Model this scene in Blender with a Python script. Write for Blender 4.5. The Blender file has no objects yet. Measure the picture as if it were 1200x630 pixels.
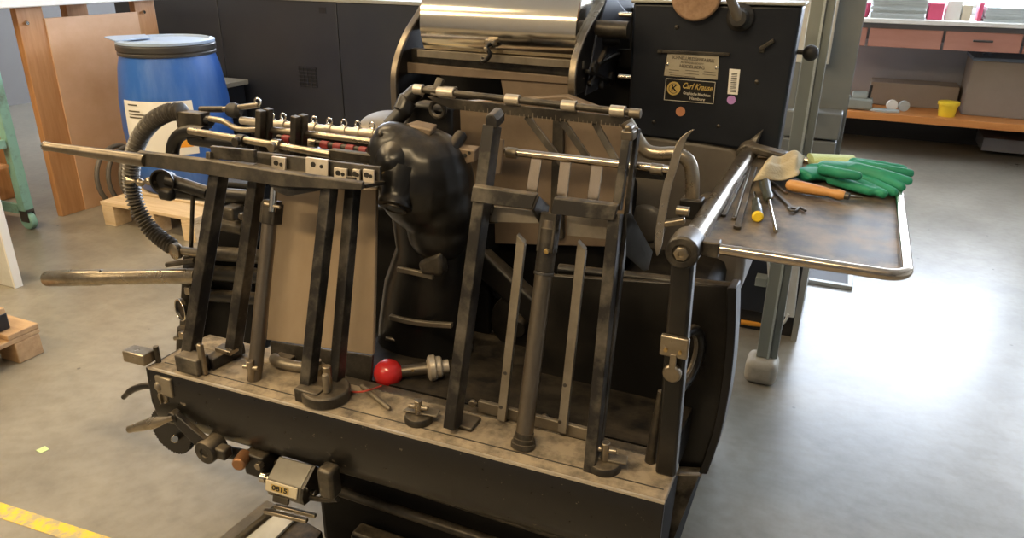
import bpy, bmesh, math, random
from mathutils import Vector as V, Matrix
random.seed(7)
PI = math.pi
SC = bpy.context.scene
COL = SC.collection
# ---------------------------------------------------------------- camera frame (used to measure the place)
FOC, CX, CY, HC = 880.0, 600.0, 315.0, 1.6
def _dir(vx, vy):
    return V((vx - CX, -(vy - CY), -FOC)).normalized()
EX = -_dir(-1560, -75)
EY = _dir(1025, -48)
EZ = EX.cross(EY).normalized()
EY = EZ.cross(EX).normalized()
EX = EY.cross(EZ).normalized()
CAM = V((0, 0, HC))
def ray(px, py):
    c = V((px - CX, -(py - CY), -FOC))
    return V((EX.dot(c), EY.dot(c), EZ.dot(c)))
def atY(px, py, y):
    r = ray(px, py); return CAM + r * ((y - CAM.y) / r.y)
def atZ(px, py, z):
    r = ray(px, py); return CAM + r * ((z - CAM.z) / r.z)
def atX(px, py, x):
    r = ray(px, py); return CAM + r * ((x - CAM.x) / r.x)
ZR = 0.65                      # top of the press's front rail
KX, KL = 0.0333, 0.287         # the rail's small yaw; the backward lean of the pile frames
def atF(px, py, d=0.0):        # a point on the leaning plane of the pile frames, d behind it
    r = ray(px, py)
    # y - 1.197 - KX*x - KL*(z-ZR) = d
    a = r.y - KX * r.x - KL * r.z
    b = d + 1.197 - CAM.y + KX * CAM.x + KL * (CAM.z - ZR)
    return CAM + r * (b / a)
def pxs(p):                    # metres per photo pixel at p
    fwd = V((-EX.z, -EY.z, -EZ.z))
    return abs((p - CAM).dot(fwd)) / FOC
# ---------------------------------------------------------------- mesh builder
def frame_of(d, up=None):
    d = d.normalized()
    u = V(up) if up is not None else V((0, 0, 1))
    if abs(d.dot(u.normalized())) > 0.98: u = V((0, 1, 0)) if abs(d.y) < 0.9 else V((1, 0, 0))
    s = d.cross(u).normalized()
    return s, s.cross(d).normalized()
def spline(pts, n=8):
    pts = [V(p) for p in pts]
    if len(pts) < 3: return pts
    out = []
    for i in range(len(pts) - 1):
        p0 = pts[max(i - 1, 0)]; p1 = pts[i]; p2 = pts[i + 1]; p3 = pts[min(i + 2, len(pts) - 1)]
        for k in range(n):
            t = k / n
            out.append(0.5 * ((2 * p1) + (p2 - p0) * t + (2 * p0 - 5 * p1 + 4 * p2 - p3) * t * t + (3 * p1 - p0 - 3 * p2 + p3) * t ** 3))
    out.append(pts[-1]); return out
class G:
    def __init__(s): s.v = []; s.f = []
    def add(s, vs, fs):
        o = len(s.v); s.v += [V(p) for p in vs]; s.f += [[i + o for i in f] for f in fs]; return s
    def box(s, lo, hi):
        x0, y0, z0 = lo; x1, y1, z1 = hi
        return s.add([(x0,y0,z0),(x1,y0,z0),(x1,y1,z0),(x0,y1,z0),(x0,y0,z1),(x1,y0,z1),(x1,y1,z1),(x0,y1,z1)],
                     [(3,2,1,0),(4,5,6,7),(0,1,5,4),(1,2,6,5),(2,3,7,6),(3,0,4,7)])
    def beam(s, a, b, w, h, up=None, w2=None, h2=None):
        a, b = V(a), V(b); sd, u = frame_of(b - a, up); vs = []
        for p, ww, hh in ((a, w, h), (b, w2 or w, h2 or h)):
            for i, j in ((-1,-1),(1,-1),(1,1),(-1,1)): vs.append(p + sd * (i * ww / 2) + u * (j * hh / 2))
        return s.add(vs, [(3,2,1,0),(4,5,6,7),(0,1,5,4),(1,2,6,5),(2,3,7,6),(3,0,4,7)])
    def tube(s, pts, r, n=16, cap=True):
        pts = [V(p) for p in pts]; m = len(pts)
        rs = r if isinstance(r, (list, tuple)) else [r] * m
        t0 = (pts[1] - pts[0]).normalized(); sd, u = frame_of(t0); vs = []
        for i in range(m):
            t = (pts[min(i + 1, m - 1)] - pts[max(i - 1, 0)])
            t = t.normalized() if t.length > 1e-9 else t0
            q = t0.rotation_difference(t); sd = q @ sd; u = q @ u; t0 = t
            for k in range(n):
                a = 2 * PI * k / n; vs.append(pts[i] + (sd * math.cos(a) + u * math.sin(a)) * rs[i])
        fs = []
        for i in range(m - 1):
            for k in range(n):
                k2 = (k + 1) % n; fs.append((i*n+k, i*n+k2, (i+1)*n+k2, (i+1)*n+k))
        if cap: fs.append(tuple(range(n))[::-1]); fs.append(tuple((m-1)*n + k for k in range(n)))
        return s.add(vs, fs)
    def cyl(s, a, b, r, r2=None, n=20): return s.tube([a, b], [r, r if r2 is None else r2], n)
    def lathe(s, o, ax, prof, n=32, up=None):     # prof: (radius, height along ax)
        o, ax = V(o), V(ax).normalized(); sd, u = frame_of(ax, up); vs = []; m = len(prof)
        for r, h in prof:
            r = max(r, 1e-5)
            for k in range(n):
                a = 2 * PI * k / n; vs.append(o + ax * h + (sd * math.cos(a) + u * math.sin(a)) * r)
        fs = []
        for i in range(m - 1):
            for k in range(n):
                k2 = (k + 1) % n; fs.append((i*n+k, i*n+k2, (i+1)*n+k2, (i+1)*n+k))
        fs.append(tuple(range(n))[::-1]); fs.append(tuple((m-1)*n + k for k in range(n)))
        return s.add(vs, fs)
    def ball(s, c, r, sc=(1,1,1), rot=None, n=20):
        c = V(c); vs = []; fs = []; m = n // 2
        for i in range(m + 1):
            th = PI * i / m
            for k in range(n):
                a = 2 * PI * k / n
                p = V((math.sin(th)*math.cos(a)*sc[0], math.sin(th)*math.sin(a)*sc[1], math.cos(th)*sc[2])) * r
                if rot is not None: p = rot @ p
                vs.append(c + p)
        for i in range(m):
            for k in range(n):
                k2 = (k + 1) % n; fs.append((i*n+k, (i+1)*n+k, (i+1)*n+k2, i*n+k2))
        return s.add(vs, fs)
    def ring(s, c, ax, R, r, n=40, m=10, a0=0, a1=2*PI, sd=None):
        c, ax = V(c), V(ax).normalized(); sdv, u = frame_of(ax)
        if sd is not None: sdv = (V(sd) - ax * V(sd).dot(ax)).normalized(); u = ax.cross(sdv)
        full = abs(a1 - a0 - 2 * PI) < 1e-6
        pts = [c + (sdv * math.cos(a0 + (a1-a0)*i/n) + u * math.sin(a0 + (a1-a0)*i/n)) * R for i in range(n + 1)]
        if full: pts.append(pts[1])
        return s.tube(pts, r, m, cap=not full)
    def prism(s, pts, ext):
        pts = [V(p) for p in pts]; e = V(ext); n = len(pts)
        fs = [tuple(range(n))[::-1], tuple(range(n, 2 * n))]
        for i in range(n): j = (i + 1) % n; fs.append((i, j, n + j, n + i))
        return s.add(pts + [p + e for p in pts], fs)
    def loft(s, rings):            # closed rings with the same number of points
        n = len(rings[0]); vs = [p for r in rings for p in r]; fs = []
        for i in range(len(rings) - 1):
            for k in range(n):
                k2 = (k + 1) % n; fs.append((i*n+k, i*n+k2, (i+1)*n+k2, (i+1)*n+k))
        fs.append(tuple(range(n))[::-1]); fs.append(tuple((len(rings)-1)*n + k for k in range(n)))
        return s.add(vs, fs)
    def build(s, name, mat, parent=None, bevel=0.0, seg=2, smooth=35, remesh=0, relax=0, subsurf=0):
        me = bpy.data.meshes.new(name); base = V((0, 0, 0))
        q = parent
        while q is not None: base = base + V(q.location); q = q.parent
        if parent is None and s.v:
            lo = V([min(p[i] for p in s.v) for i in range(3)]); hi = V([max(p[i] for p in s.v) for i in range(3)])
            loc = V(((lo.x+hi.x)/2, (lo.y+hi.y)/2, lo.z))
        else: loc = V((0, 0, 0))
        me.from_pydata([tuple(p - base - loc) for p in s.v], [], s.f)
        bm = bmesh.new(); bm.from_mesh(me)
        bmesh.ops.recalc_face_normals(bm, faces=bm.faces[:]); bm.to_mesh(me); bm.free()
        for p in me.polygons: p.use_smooth = True
        me.set_sharp_from_angle(angle=math.radians(smooth))
        me.materials.append(MAT[mat] if isinstance(mat, str) else mat)
        o = bpy.data.objects.new(name, me); COL.objects.link(o); o.location = loc
        if parent is not None: o.parent = parent
        if remesh:
            m = o.modifiers.new('r', 'REMESH'); m.mode = 'VOXEL'; m.voxel_size = remesh; m.use_smooth_shade = True
        if relax:
            m = o.modifiers.new('s', 'SMOOTH'); m.iterations = relax; m.factor = 0.5
        if bevel:
            m = o.modifiers.new('b', 'BEVEL'); m.width = bevel; m.segments = seg; m.limit_method = 'ANGLE'; m.angle_limit = math.radians(40); m.harden_normals = False
        if subsurf:
            m = o.modifiers.new('u', 'SUBSURF'); m.levels = subsurf; m.render_levels = subsurf
        return o
def tag(o, label=None, cat=None, group=None, kind=None):
    if label: o['label'] = label
    if cat: o['category'] = cat
    if group: o['group'] = group
    if kind: o['kind'] = kind
    return o
def thing(name, loc, label, cat, group=None):
    o = bpy.data.objects.new(name, None); COL.objects.link(o); o.location = V(loc); o.empty_display_size = 0.05
    return tag(o, label, cat, group)
def text_mesh(name, body, mat, parent, o, ux, uy, size, align='CENTER', shear=0.0, depth=0.0004, width=None, bold=0.0):
    cu = bpy.data.curves.new(name, 'FONT'); cu.body = body; cu.size = size; cu.align_x = align; cu.align_y = 'CENTER'
    cu.shear = shear; cu.extrude = depth; cu.offset = bold
    t = bpy.data.objects.new(name, cu); COL.objects.link(t)
    dg = bpy.context.evaluated_depsgraph_get(); me = bpy.data.meshes.new_from_object(t.evaluated_get(dg))
    bpy.data.objects.remove(t)
    w = max(v.co.x for v in me.vertices) - min(v.co.x for v in me.vertices)
    k = (width / w) if width else 1.0
    base = V((0, 0, 0)); q = parent
    while q is not None: base = base + V(q.location); q = q.parent
    ux, uy = V(ux).normalized(), V(uy).normalized(); uz = ux.cross(uy)
    for v in me.vertices: v.co = V(o) - base + ux * (v.co.x * k) + uy * v.co.y + uz * v.co.z
    me.materials.clear(); me.materials.append(MAT[mat])
    ob = bpy.data.objects.new(name, me); COL.objects.link(ob); ob.parent = parent
    return ob
# ---------------------------------------------------------------- materials
MAT = {}
def mat(name, col, rough=0.5, metal=0.0, col2=None, nscale=8.0, namt=1.0, stretch=(1,1,1), rvar=0.12, bump=0.0, bscale=60.0, dust=0.0,
        dustcol=(0.34, 0.27, 0.18), spec=0.5, coat=0.0, emit=None, lo=0.35, hi=0.7, trans=0.0, scratch=0.0):
    m = bpy.data.materials.new(name); m.use_nodes = True; nt = m.node_tree; N = nt.nodes; L = nt.links
    b = N['Principled BSDF']; b.inputs['Base Color'].default_value = (*col, 1); b.inputs['Roughness'].default_value = rough
    b.inputs['Metallic'].default_value = metal; b.inputs['Specular IOR Level'].default_value = spec; b.inputs['Coat Weight'].default_value = coat
    b.inputs['Transmission Weight'].default_value = trans
    tc = N.new('ShaderNodeTexCoord'); mp = N.new('ShaderNodeMapping'); mp.inputs['Scale'].default_value = stretch
    L.new(tc.outputs['Object'], mp.inputs['Vector'])
    nz = N.new('ShaderNodeTexNoise'); nz.inputs['Scale'].default_value = nscale; nz.inputs['Detail'].default_value = 6; nz.inputs['Roughness'].default_value = 0.65
    L.new(mp.outputs['Vector'], nz.inputs['Vector'])
    out = None
    if col2:
        r = N.new('ShaderNodeMapRange'); r.inputs['From Min'].default_value = lo; r.inputs['From Max'].default_value = hi; r.inputs['To Max'].default_value = namt
        L.new(nz.outputs['Fac'], r.inputs['Value'])
        mx = N.new('ShaderNodeMix'); mx.data_type = 'RGBA'; mx.inputs['A'].default_value = (*col, 1); mx.inputs['B'].default_value = (*col2, 1)
        L.new(r.outputs['Result'], mx.inputs['Factor']); out = mx.outputs['Result']
    if dust > 0:
        ge = N.new('ShaderNodeNewGeometry'); sp = N.new('ShaderNodeSeparateXYZ'); L.new(ge.outputs['Normal'], sp.inputs['Vector'])
        dr = N.new('ShaderNodeMapRange'); dr.inputs['From Min'].default_value = 0.55; dr.inputs['From Max'].default_value = 0.95; L.new(sp.outputs['Z'], dr.inputs['Value'])
        n2 = N.new('ShaderNodeTexNoise'); n2.inputs['Scale'].default_value = 14; n2.inputs['Detail'].default_value = 8; n2.inputs['Roughness'].default_value = 0.7
        L.new(tc.outputs['Object'], n2.inputs['Vector'])
        d2 = N.new('ShaderNodeMapRange'); d2.inputs['From Min'].default_value = 0.36; d2.inputs['From Max'].default_value = 0.62; d2.inputs['To Max'].default_value = dust
        L.new(n2.outputs['Fac'], d2.inputs['Value'])
        mu = N.new('ShaderNodeMath'); mu.operation = 'MULTIPLY'; L.new(dr.outputs['Result'], mu.inputs[0]); L.new(d2.outputs['Result'], mu.inputs[1])
        mx2 = N.new('ShaderNodeMix'); mx2.data_type = 'RGBA'; mx2.inputs['A'].default_value = (*col, 1); mx2.inputs['B'].default_value = (*dustcol, 1)
        if out: L.new(out, mx2.inputs['A'])
        L.new(mu.outputs[0], mx2.inputs['Factor']); out = mx2.outputs['Result']
        rr = N.new('ShaderNodeMapRange'); rr.inputs['To Min'].default_value = rough; rr.inputs['To Max'].default_value = 0.85
        L.new(mu.outputs[0], rr.inputs['Value']); L.new(rr.outputs['Result'], b.inputs['Roughness'])
        if metal > 0:
            rm = N.new('ShaderNodeMapRange'); rm.inputs['To Min'].default_value = metal; rm.inputs['To Max'].default_value = 0.0
            L.new(mu.outputs[0], rm.inputs['Value']); L.new(rm.outputs['Result'], b.inputs['Metallic'])
    elif rvar > 0:
        rr = N.new('ShaderNodeMapRange'); rr.inputs['To Min'].default_value = max(rough - rvar, 0.03); rr.inputs['To Max'].default_value = min(rough + rvar, 1)
        L.new(nz.outputs['Fac'], rr.inputs['Value']); L.new(rr.outputs['Result'], b.inputs['Roughness'])
    if out: L.new(out, b.inputs['Base Color'])
    if bump > 0:
        bz = N.new('ShaderNodeTexNoise'); bz.inputs['Scale'].default_value = bscale; bz.inputs['Detail'].default_value = 4
        L.new(mp.outputs['Vector'], bz.inputs['Vector'])
        bp = N.new('ShaderNodeBump'); bp.inputs['Strength'].default_value = bump; bp.inputs['Distance'].default_value = 0.004
        L.new(bz.outputs['Fac'], bp.inputs['Height']); L.new(bp.outputs['Normal'], b.inputs['Normal'])
    if emit:
        b.inputs['Emission Color'].default_value = (*emit[0], 1); b.inputs['Emission Strength'].default_value = emit[1]
    MAT[name] = m; return m
mat('black_enamel', (.006,.006,.0065), .36, 0, (.016,.014,.012), 9, .8, dust=.4, spec=.35)
mat('black_gloss', (.007,.0068,.0068), .28, 0, (.032,.027,.021), 4.5, .8, lo=.45, hi=.75, dust=.25, spec=.4)
mat('black_body', (.005,.005,.0055), .62, 0, (.010,.009,.008), 6, .8, dust=.12, spec=.15)
mat('panel_blue', (.006,.008,.013), .42, 0, (.011,.014,.020), 6, .8, spec=.4)
mat('cover_sheen_lever_grey', (.115,.10,.082), .35, 0, (.20,.18,.15), 4, .8, dust=.3)  # black cover's floor reflection put into the base colour; also the lever's grey
mat('dark_steel', (.035,.031,.026), .38, .5, (.11,.095,.072), 16, .9, rvar=.15, lo=.42, hi=.72, dust=.4)
mat('frame_steel', (.022,.020,.018), .34, .35, (.13,.115,.092), 11, .9, lo=.45, hi=.66, dust=.45, spec=.4)
mat('strip_steel', (.27,.235,.18), .42, .6, (.16,.135,.10), 12, .9)
mat('worn_steel', (.36,.31,.24), .30, .9, (.20,.17,.125), 22, .8)
mat('column_steel', (.22,.185,.145), .34, .8, (.11,.095,.072), 12, .85, stretch=(1,1,.3))
mat('bar_chrome', (.62,.53,.43), .16, 1.0, (.36,.30,.23), 20, .7)
mat('chrome', (.66,.62,.54), .14, 1.0, (.58,.53,.44), 20, .6)
mat('clip_white', (.58,.52,.43), .32, .5, (.42,.36,.28), 30, .8)
mat('tan_plate', (.42,.33,.23), .40, .3, (.32,.24,.155), 5, .9, stretch=(1,1,.25), bump=.06, bscale=90)
mat('platen_brown', (.22,.165,.115), .5, .2, (.15,.11,.075), 7, .9)
mat('rail_top', (.32,.26,.18), .8, 0, (.10,.082,.06), 17, 1, lo=.42, hi=.66, bump=.2, bscale=120)
mat('drum_chrome', (.66,.62,.54), .14, 1.0, (.60,.56,.48), 3, .5, rvar=.04)
mat('tray_deck', (.050,.043,.036), .5, .1, (.24,.19,.13), 15, .95, lo=.38, hi=.64, rvar=.1, spec=.35, dust=0, bump=.06, bscale=200)
mat('red_ball', (.52,.022,.022), .22, 0, coat=.3)
mat('red_roller', (.42,.05,.05), .5)
mat('rail_black', (.010,.009,.008), .30, 0, (.20,.17,.125), 48, .9, lo=.655, hi=.70, spec=.45, rvar=.08)
mat('cable_grey', (.13,.115,.095), .5)
mat('foot_dirty', (.50,.47,.40), .6, 0, (.34,.31,.25), 14, .9)
mat('rubber', (.016,.015,.014), .6, 0, (.05,.045,.038), 20, .6)
mat('hose_grey', (.060,.052,.042), .42, .1, (.12,.105,.082), 30, .7)
mat('brass', (.58,.42,.18), .35, .9, (.36,.25,.10), 20, .7)
mat('old_copper', (.30,.15,.07), .45, .5)
mat('copper_dot', (.45,.19,.09), .6)
mat('cork', (.36,.23,.14), .85, 0, (.22,.13,.075), 60, .9, bump=.3)
mat('plate_metal', (.48,.43,.32), .42, .35, (.36,.32,.24), 20, .7)
mat('engrave', (.10,.085,.06), .6)
mat('plate_black', (.014,.013,.012), .3)
mat('plate_line', (.60,.56,.46), .4, .2)
mat('plate_gold', (.62,.45,.14), .35, .4)
mat('paper_white', (.80,.78,.72), .7)
mat('violet', (.42,.22,.52), .6)
mat('ink', (.02,.02,.02), .7)
mat('counter_grey', (.17,.16,.135), .45, .2, (.12,.11,.09), 20, .7)
mat('counter_face', (.62,.55,.40), .5)
mat('wood_brown', (.52,.27,.115), .55, 0, (.38,.17,.06), 5, .9, stretch=(6,6,.6))
mat('wood_panel', (.66,.42,.26), .45, 0, (.56,.33,.18), 3, .9, stretch=(2,1,1.2))
mat('wood_pale', (.72,.56,.36), .65, 0, (.58,.42,.24), 5, .9, stretch=(1,8,8), bump=.1)
mat('wood_pallet', (.50,.33,.17), .7, 0, (.34,.20,.10), 5, .9, stretch=(1,6,6), bump=.15)
mat('wood_handle', (.60,.32,.11), .38, 0, (.48,.22,.06), 6, .8, stretch=(2,8,8))
mat('barrel_blue', (.030,.125,.47), .36, 0, (.15,.27,.60), 7, .7, stretch=(1,1,.12), lo=.5, hi=.8)
mat('lid_blue', (.35,.45,.62), .45)
mat('ring_steel', (.09,.085,.08), .35, .6)
mat('orange', (.85,.36,.03), .5)
mat('green_paint', (.22,.42,.35), .5, 0, (.12,.15,.12), 10, .9, lo=.5, hi=.72)
mat('white_top', (.78,.77,.74), .4)
mat('cabinet_grey', (.026,.029,.038), .42, 0, (.033,.036,.045), 4, .8)
mat('cabinet_dark', (.012,.013,.015), .5)
mat('table_grey', (.34,.34,.31), .5)
mat('machine_grey', (.17,.185,.185), .5, 0, (.20,.21,.205), 6, .7)
mat('machine_green', (.24,.26,.235), .42, .1, (.29,.31,.28), 8, .7, stretch=(1,1,.2))
mat('machine_dark', (.016,.02,.030), .4)
mat('white_grey', (.62,.62,.58), .5, 0, (.48,.47,.42), 9, .7)
mat('bench_red', (.46,.22,.17), .5, 0, (.40,.18,.13), 4, .8, stretch=(.6,4,4))
mat('bench_orange', (.58,.23,.06), .45, 0, (.48,.18,.04), 4, .8, stretch=(.6,6,6))
mat('bench_grey', (.16,.16,.18), .6)
mat('carton', (.30,.25,.21), .7, 0, (.25,.21,.18), 4, .6)
mat('blue_grey', (.13,.16,.22), .6)
mat('bench_back', (.42,.43,.50), .7)
mat('yellow', (.85,.60,.03), .45)
mat('paper_grey', (.42,.47,.47), .7, 0, (.55,.58,.56), 8, .6, stretch=(1,1,20))
mat('pink', (.72,.10,.20), .55)
mat('glove_green', (.010,.20,.115), .62, 0, (.018,.28,.165), 14, .8, bump=.15, bscale=90)
mat('glove_cuff', (.50,.62,.30), .8, bump=.4, bscale=220)
mat('rag', (.50,.43,.28), .9, 0, (.40,.33,.20), 25, .8, bump=.5, bscale=160)
mat('grip_dark', (.035,.04,.026), .35)
mat('red_wire', (.45,.05,.03), .5)
mat('yellow_line', (.78,.52,.04), .7, 0, (.40,.34,.20), 22, .95, lo=.44, hi=.58)
mat('wall_paint', (.60,.60,.57), .8)
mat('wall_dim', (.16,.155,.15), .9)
mat('ceiling_paint', (.70,.70,.68), .9)
mat('window_light', (.8,.85,.9), .5, emit=((.76,.85,1.0), 12.5))
mat('lamp_light', (.9,.9,.85), .5, emit=((1.0,.80,.52), 16.0))
# floor: worn polished concrete
m = bpy.data.materials.new('concrete'); m.use_nodes = True; nt = m.node_tree; N = nt.nodes; L = nt.links
b = N['Principled BSDF']; tc = N.new('ShaderNodeTexCoord')
n1 = N.new('ShaderNodeTexNoise'); n1.inputs['Scale'].default_value = 1.6; n1.inputs['Detail'].default_value = 9; n1.inputs['Roughness'].default_value = .68
n2 = N.new('ShaderNodeTexNoise'); n2.inputs['Scale'].default_value = 26; n2.inputs['Detail'].default_value = 5
L.new(tc.outputs['Object'], n1.inputs['Vector']); L.new(tc.outputs['Object'], n2.inputs['Vector'])
cr = N.new('ShaderNodeValToRGB'); e = cr.color_ramp.elements
e[0].position = .32; e[0].color = (.185,.168,.134,1); e[1].position = .68; e[1].color = (.31,.285,.23,1)
L.new(n1.outputs['Fac'], cr.inputs['Fac'])
mx = N.new('ShaderNodeMix'); mx.data_type = 'RGBA'; mx.blend_type = 'MULTIPLY'; mx.inputs['Factor'].default_value = .5
c2 = N.new('ShaderNodeValToRGB'); c2.color_ramp.elements[0].position = .3; c2.color_ramp.elements[0].color = (.72,.70,.66,1); c2.color_ramp.elements[1].position = .6
L.new(n2.outputs['Fac'], c2.inputs['Fac']); L.new(cr.outputs['Color'], mx.inputs['A']); L.new(c2.outputs['Color'], mx.inputs['B'])
vo = N.new('ShaderNodeTexVoronoi'); vo.inputs['Scale'].default_value = 4.0; vo.inputs['Randomness'].default_value = 1
L.new(tc.outputs['Object'], vo.inputs['Vector'])
v2 = N.new('ShaderNodeMapRange'); v2.inputs['From Min'].default_value = .022; v2.inputs['From Max'].default_value = .036; v2.inputs['To Min'].default_value = .8; v2.inputs['To Max'].default_value = 0
L.new(vo.outputs['Distance'], v2.inputs['Value'])
mx3 = N.new('ShaderNodeMix'); mx3.data_type = 'RGBA'; mx3.inputs['B'].default_value = (.07,.065,.055,1)
L.new(mx.outputs['Result'], mx3.inputs['A']); L.new(v2.outputs['Result'], mx3.inputs['Factor']); L.new(mx3.outputs['Result'], b.inputs['Base Color'])
r1 = N.new('ShaderNodeMapRange'); r1.inputs['To Min'].default_value = .22; r1.inputs['To Max'].default_value = .38
L.new(n1.outputs['Fac'], r1.inputs['Value']); L.new(r1.outputs['Result'], b.inputs['Roughness'])
bp = N.new('ShaderNodeBump'); bp.inputs['Strength'].default_value = .05; bp.inputs['Distance'].default_value = .01
L.new(n2.outputs['Fac'], bp.inputs['Height']); L.new(bp.outputs['Normal'], b.inputs['Normal'])
MAT['concrete'] = m
# ================================================================ the room
def struct(name, g, m, **k): o = g.build(name, m, **k); o['kind'] = 'structure'; return o
RX0, RX1, RY0, RY1, RZ = -8.5, 6.0, -4.0, 8.25, 3.8
struct('floor', G().box((RX0,RY0,-.1), (RX1,RY1,0)), 'concrete')
struct('ceiling', G().box((RX0,RY0,RZ), (RX1,RY1,RZ+.1)), 'ceiling_paint')
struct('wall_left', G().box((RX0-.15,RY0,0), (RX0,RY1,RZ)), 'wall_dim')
struct('wall_right', G().box((RX1,RY0,0), (RX1+.15,RY1,RZ)), 'wall_paint')
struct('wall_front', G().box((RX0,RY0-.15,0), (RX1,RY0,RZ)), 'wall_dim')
# back wall with a band of big windows
WX = [(-8.0,-5.9), (-5.4,-3.3), (-2.8,-.7), (-.3,1.8), (2.2,4.3)]
g = G(); g.box((RX0,RY1,0), (RX1,RY1+.2,1.2)); g.box((RX0,RY1,3.3), (RX1,RY1+.2,RZ))
xs = [RX0] + [v for w in WX for v in w] + [RX1]
for i in range(0, len(xs), 2): g.box((xs[i],RY1,1.2), (xs[i+1],RY1+.2,3.3))
struct('wall_back', g, 'wall_paint')
for i, (x0, x1) in enumerate(WX):
    w = bpy.data.objects.new('window_%d' % (i+1), None); COL.objects.link(w); w.location = ((x0+x1)/2, RY1+.1, 1.2); w['kind'] = 'structure'
    G().box((x0,RY1+.10,1.2), (x1,RY1+.11,3.3)).build('pane', 'window_light', w)
    g = G(); t = .06
    g.box((x0,RY1+.04,1.2),(x0+t,RY1+.1,3.3)).box((x1-t,RY1+.04,1.2),(x1,RY1+.1,3.3)).box((x0+t,RY1+.04,1.2),(x1-t,RY1+.1,1.2+t)).box((x0+t,RY1+.04,3.3-t),(x1-t,RY1+.1,3.3))
    xm = (x0+x1)/2; g.box((xm-.03,RY1+.04,1.2+t),(xm+.03,RY1+.1,3.3-t)); g.box((x0+t,RY1+.045,2.5),(xm-.03,RY1+.1,2.55)); g.box((xm+.03,RY1+.045,2.5),(x1-t,RY1+.1,2.55))
    g.build('window_frame', 'white_grey', w)
# ceiling lamps (above the picture)
LAMPS = [(-3.2,-.6), (-.6,-.6), (-3.2,1.6), (-5.6,1.6), (-2.4,-2.6), (-4.2,-2.6)]
for i, (x, y) in enumerate(LAMPS):
    t = thing('ceiling_lamp', (x, y, RZ-.22), 'twin tube ceiling lamp over the machine hall', 'lamp', 'ceiling tube lamps')
    G().box((x-.75,y-.12,RZ-.10), (x+.75,y+.12,RZ)).build('housing', 'white_grey', t, bevel=.01)
    for s in (-.06, .06): G().cyl((x-.72,y+s,RZ-.14), (x+.72,y+s,RZ-.14), .03).build('tube', 'lamp_light', t)
# yellow floor line, lower left
a, b_ = atZ(-60,578,0), atZ(118,636,0)
d = (b_-a).normalized(); n = V((-d.y,d.x,0))*.026
a2 = a - d*.4; b2 = b_ + d*.7
o = G().prism([a2-n, b2-n, b2+n, a2+n], (0,0,.0015)).build('trim_1', 'yellow_line'); o['kind'] = 'structure'

# ================================================================ left background
# wooden workbench with a plywood side
XB = -4.55
zt = atX(80,5,XB).z
pL = atX(60,250,XB); y0 = 3.06
yR = atX(182,12,XB).y; print('bench zt,yR', zt, yR)
t = thing('workbench', (XB-.4, (y0+yR)/2, 0), 'wooden workbench with white top and plywood side behind the blue barrel', 'workbench')
G().box((XB-.8,y0-.25,zt), (XB+.06,yR+.15,zt+.05)).build('worktop', 'white_top', t, bevel=.006)
for (yy, w) in ((y0,.17), (yR-.17,.17)):
    G().box((XB-.05,yy,0), (XB,yy+w,zt)).build('leg', 'wood_brown', t, bevel=.004)
    G().box((XB-.75,yy,0), (XB-.68,yy+w,zt)).build('leg', 'wood_brown', t, bevel=.004)
G().box((XB-.01,y0+.165,.0), (XB+.008,yR-.16,atX(100,18,XB).z)).build('side_panel', 'wood_panel', t, bevel=.002)
for (px,py) in ((31,27),(168,14)):
    p = atX(px,py,XB+.003); G().cyl(p, p+V((.012,0,0)), .014, .010).build('screw_head', 'chrome', t)
# green trolley
t = thing('trolley', (-4.95, 2.55, 0), 'worn green steel trolley on casters beside the wooden workbench', 'trolley')
XG = -4.52
p0 = atX(45,238,XG); p1 = atX(-2,30,XG); yG = 2.84
for (x, y) in ((XG,yG), (XG,yG-1.2), (XG-.7,yG), (XG-.7,yG-1.2)):
    G().box((x-.03,y-.05,.12), (x+.03,y+.01,1.12)).build('leg', 'green_paint', t, bevel=.004)
    c = V((x,y-.02,.055)); o = G().lathe(c-V((0,.02,0)), (0,1,0), [(.05,0),(.055,.006),(.055,.034),(.05,.04)]).build('caster', 'green_paint', t)
    G().box((x-.035,y-.045,.05),(x+.035,y-.041,.13)).box((x-.035,y+.001,.05),(x+.035,y+.005,.13)).box((x-.035,y-.045,.115),(x+.035,y+.005,.13)).build('fork', 'ring_steel', o)
for z in (.52, 1.1):
    G().box((XG-.03,yG-1.2,z),(XG+.03,yG-.06,z+.05)).build('rail', 'green_paint', t, bevel=.003)
    G().box((XG-.73,yG-1.2,z),(XG-.67,yG-.06,z+.05)).build('rail', 'green_paint', t, bevel=.003)
G().box((XG-.7,yG-1.2,.40), (XG+.0,yG-.06,.42)).build('shelf', 'wood_brown', t)
G().box((XG-.66,yG-.05,.10), (XG-.04,yG-.03,.16)).build('cross_rail', 'green_paint', t)
# wooden boards stored behind the trolley
p = V((-5.9,2.3,0))
g = tag(G().box((-6.5,p.y-.5,.0),(-5.8,p.y+.75,.46)).build('wooden_crate', 'wood_brown', bevel=.006), 'brown wooden crate standing behind the green trolley', 'crate')
for k in range(3):
    tag(G().box((-5.78,p.y-.4,.0+.051*k),(-5.66,p.y+.72,.05+.051*k)).build('wooden_batten', 'wood_pale', bevel=.004), 'pale wooden batten in the low stack against the brown crate', 'batten', 'pale battens by the crate')
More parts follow.
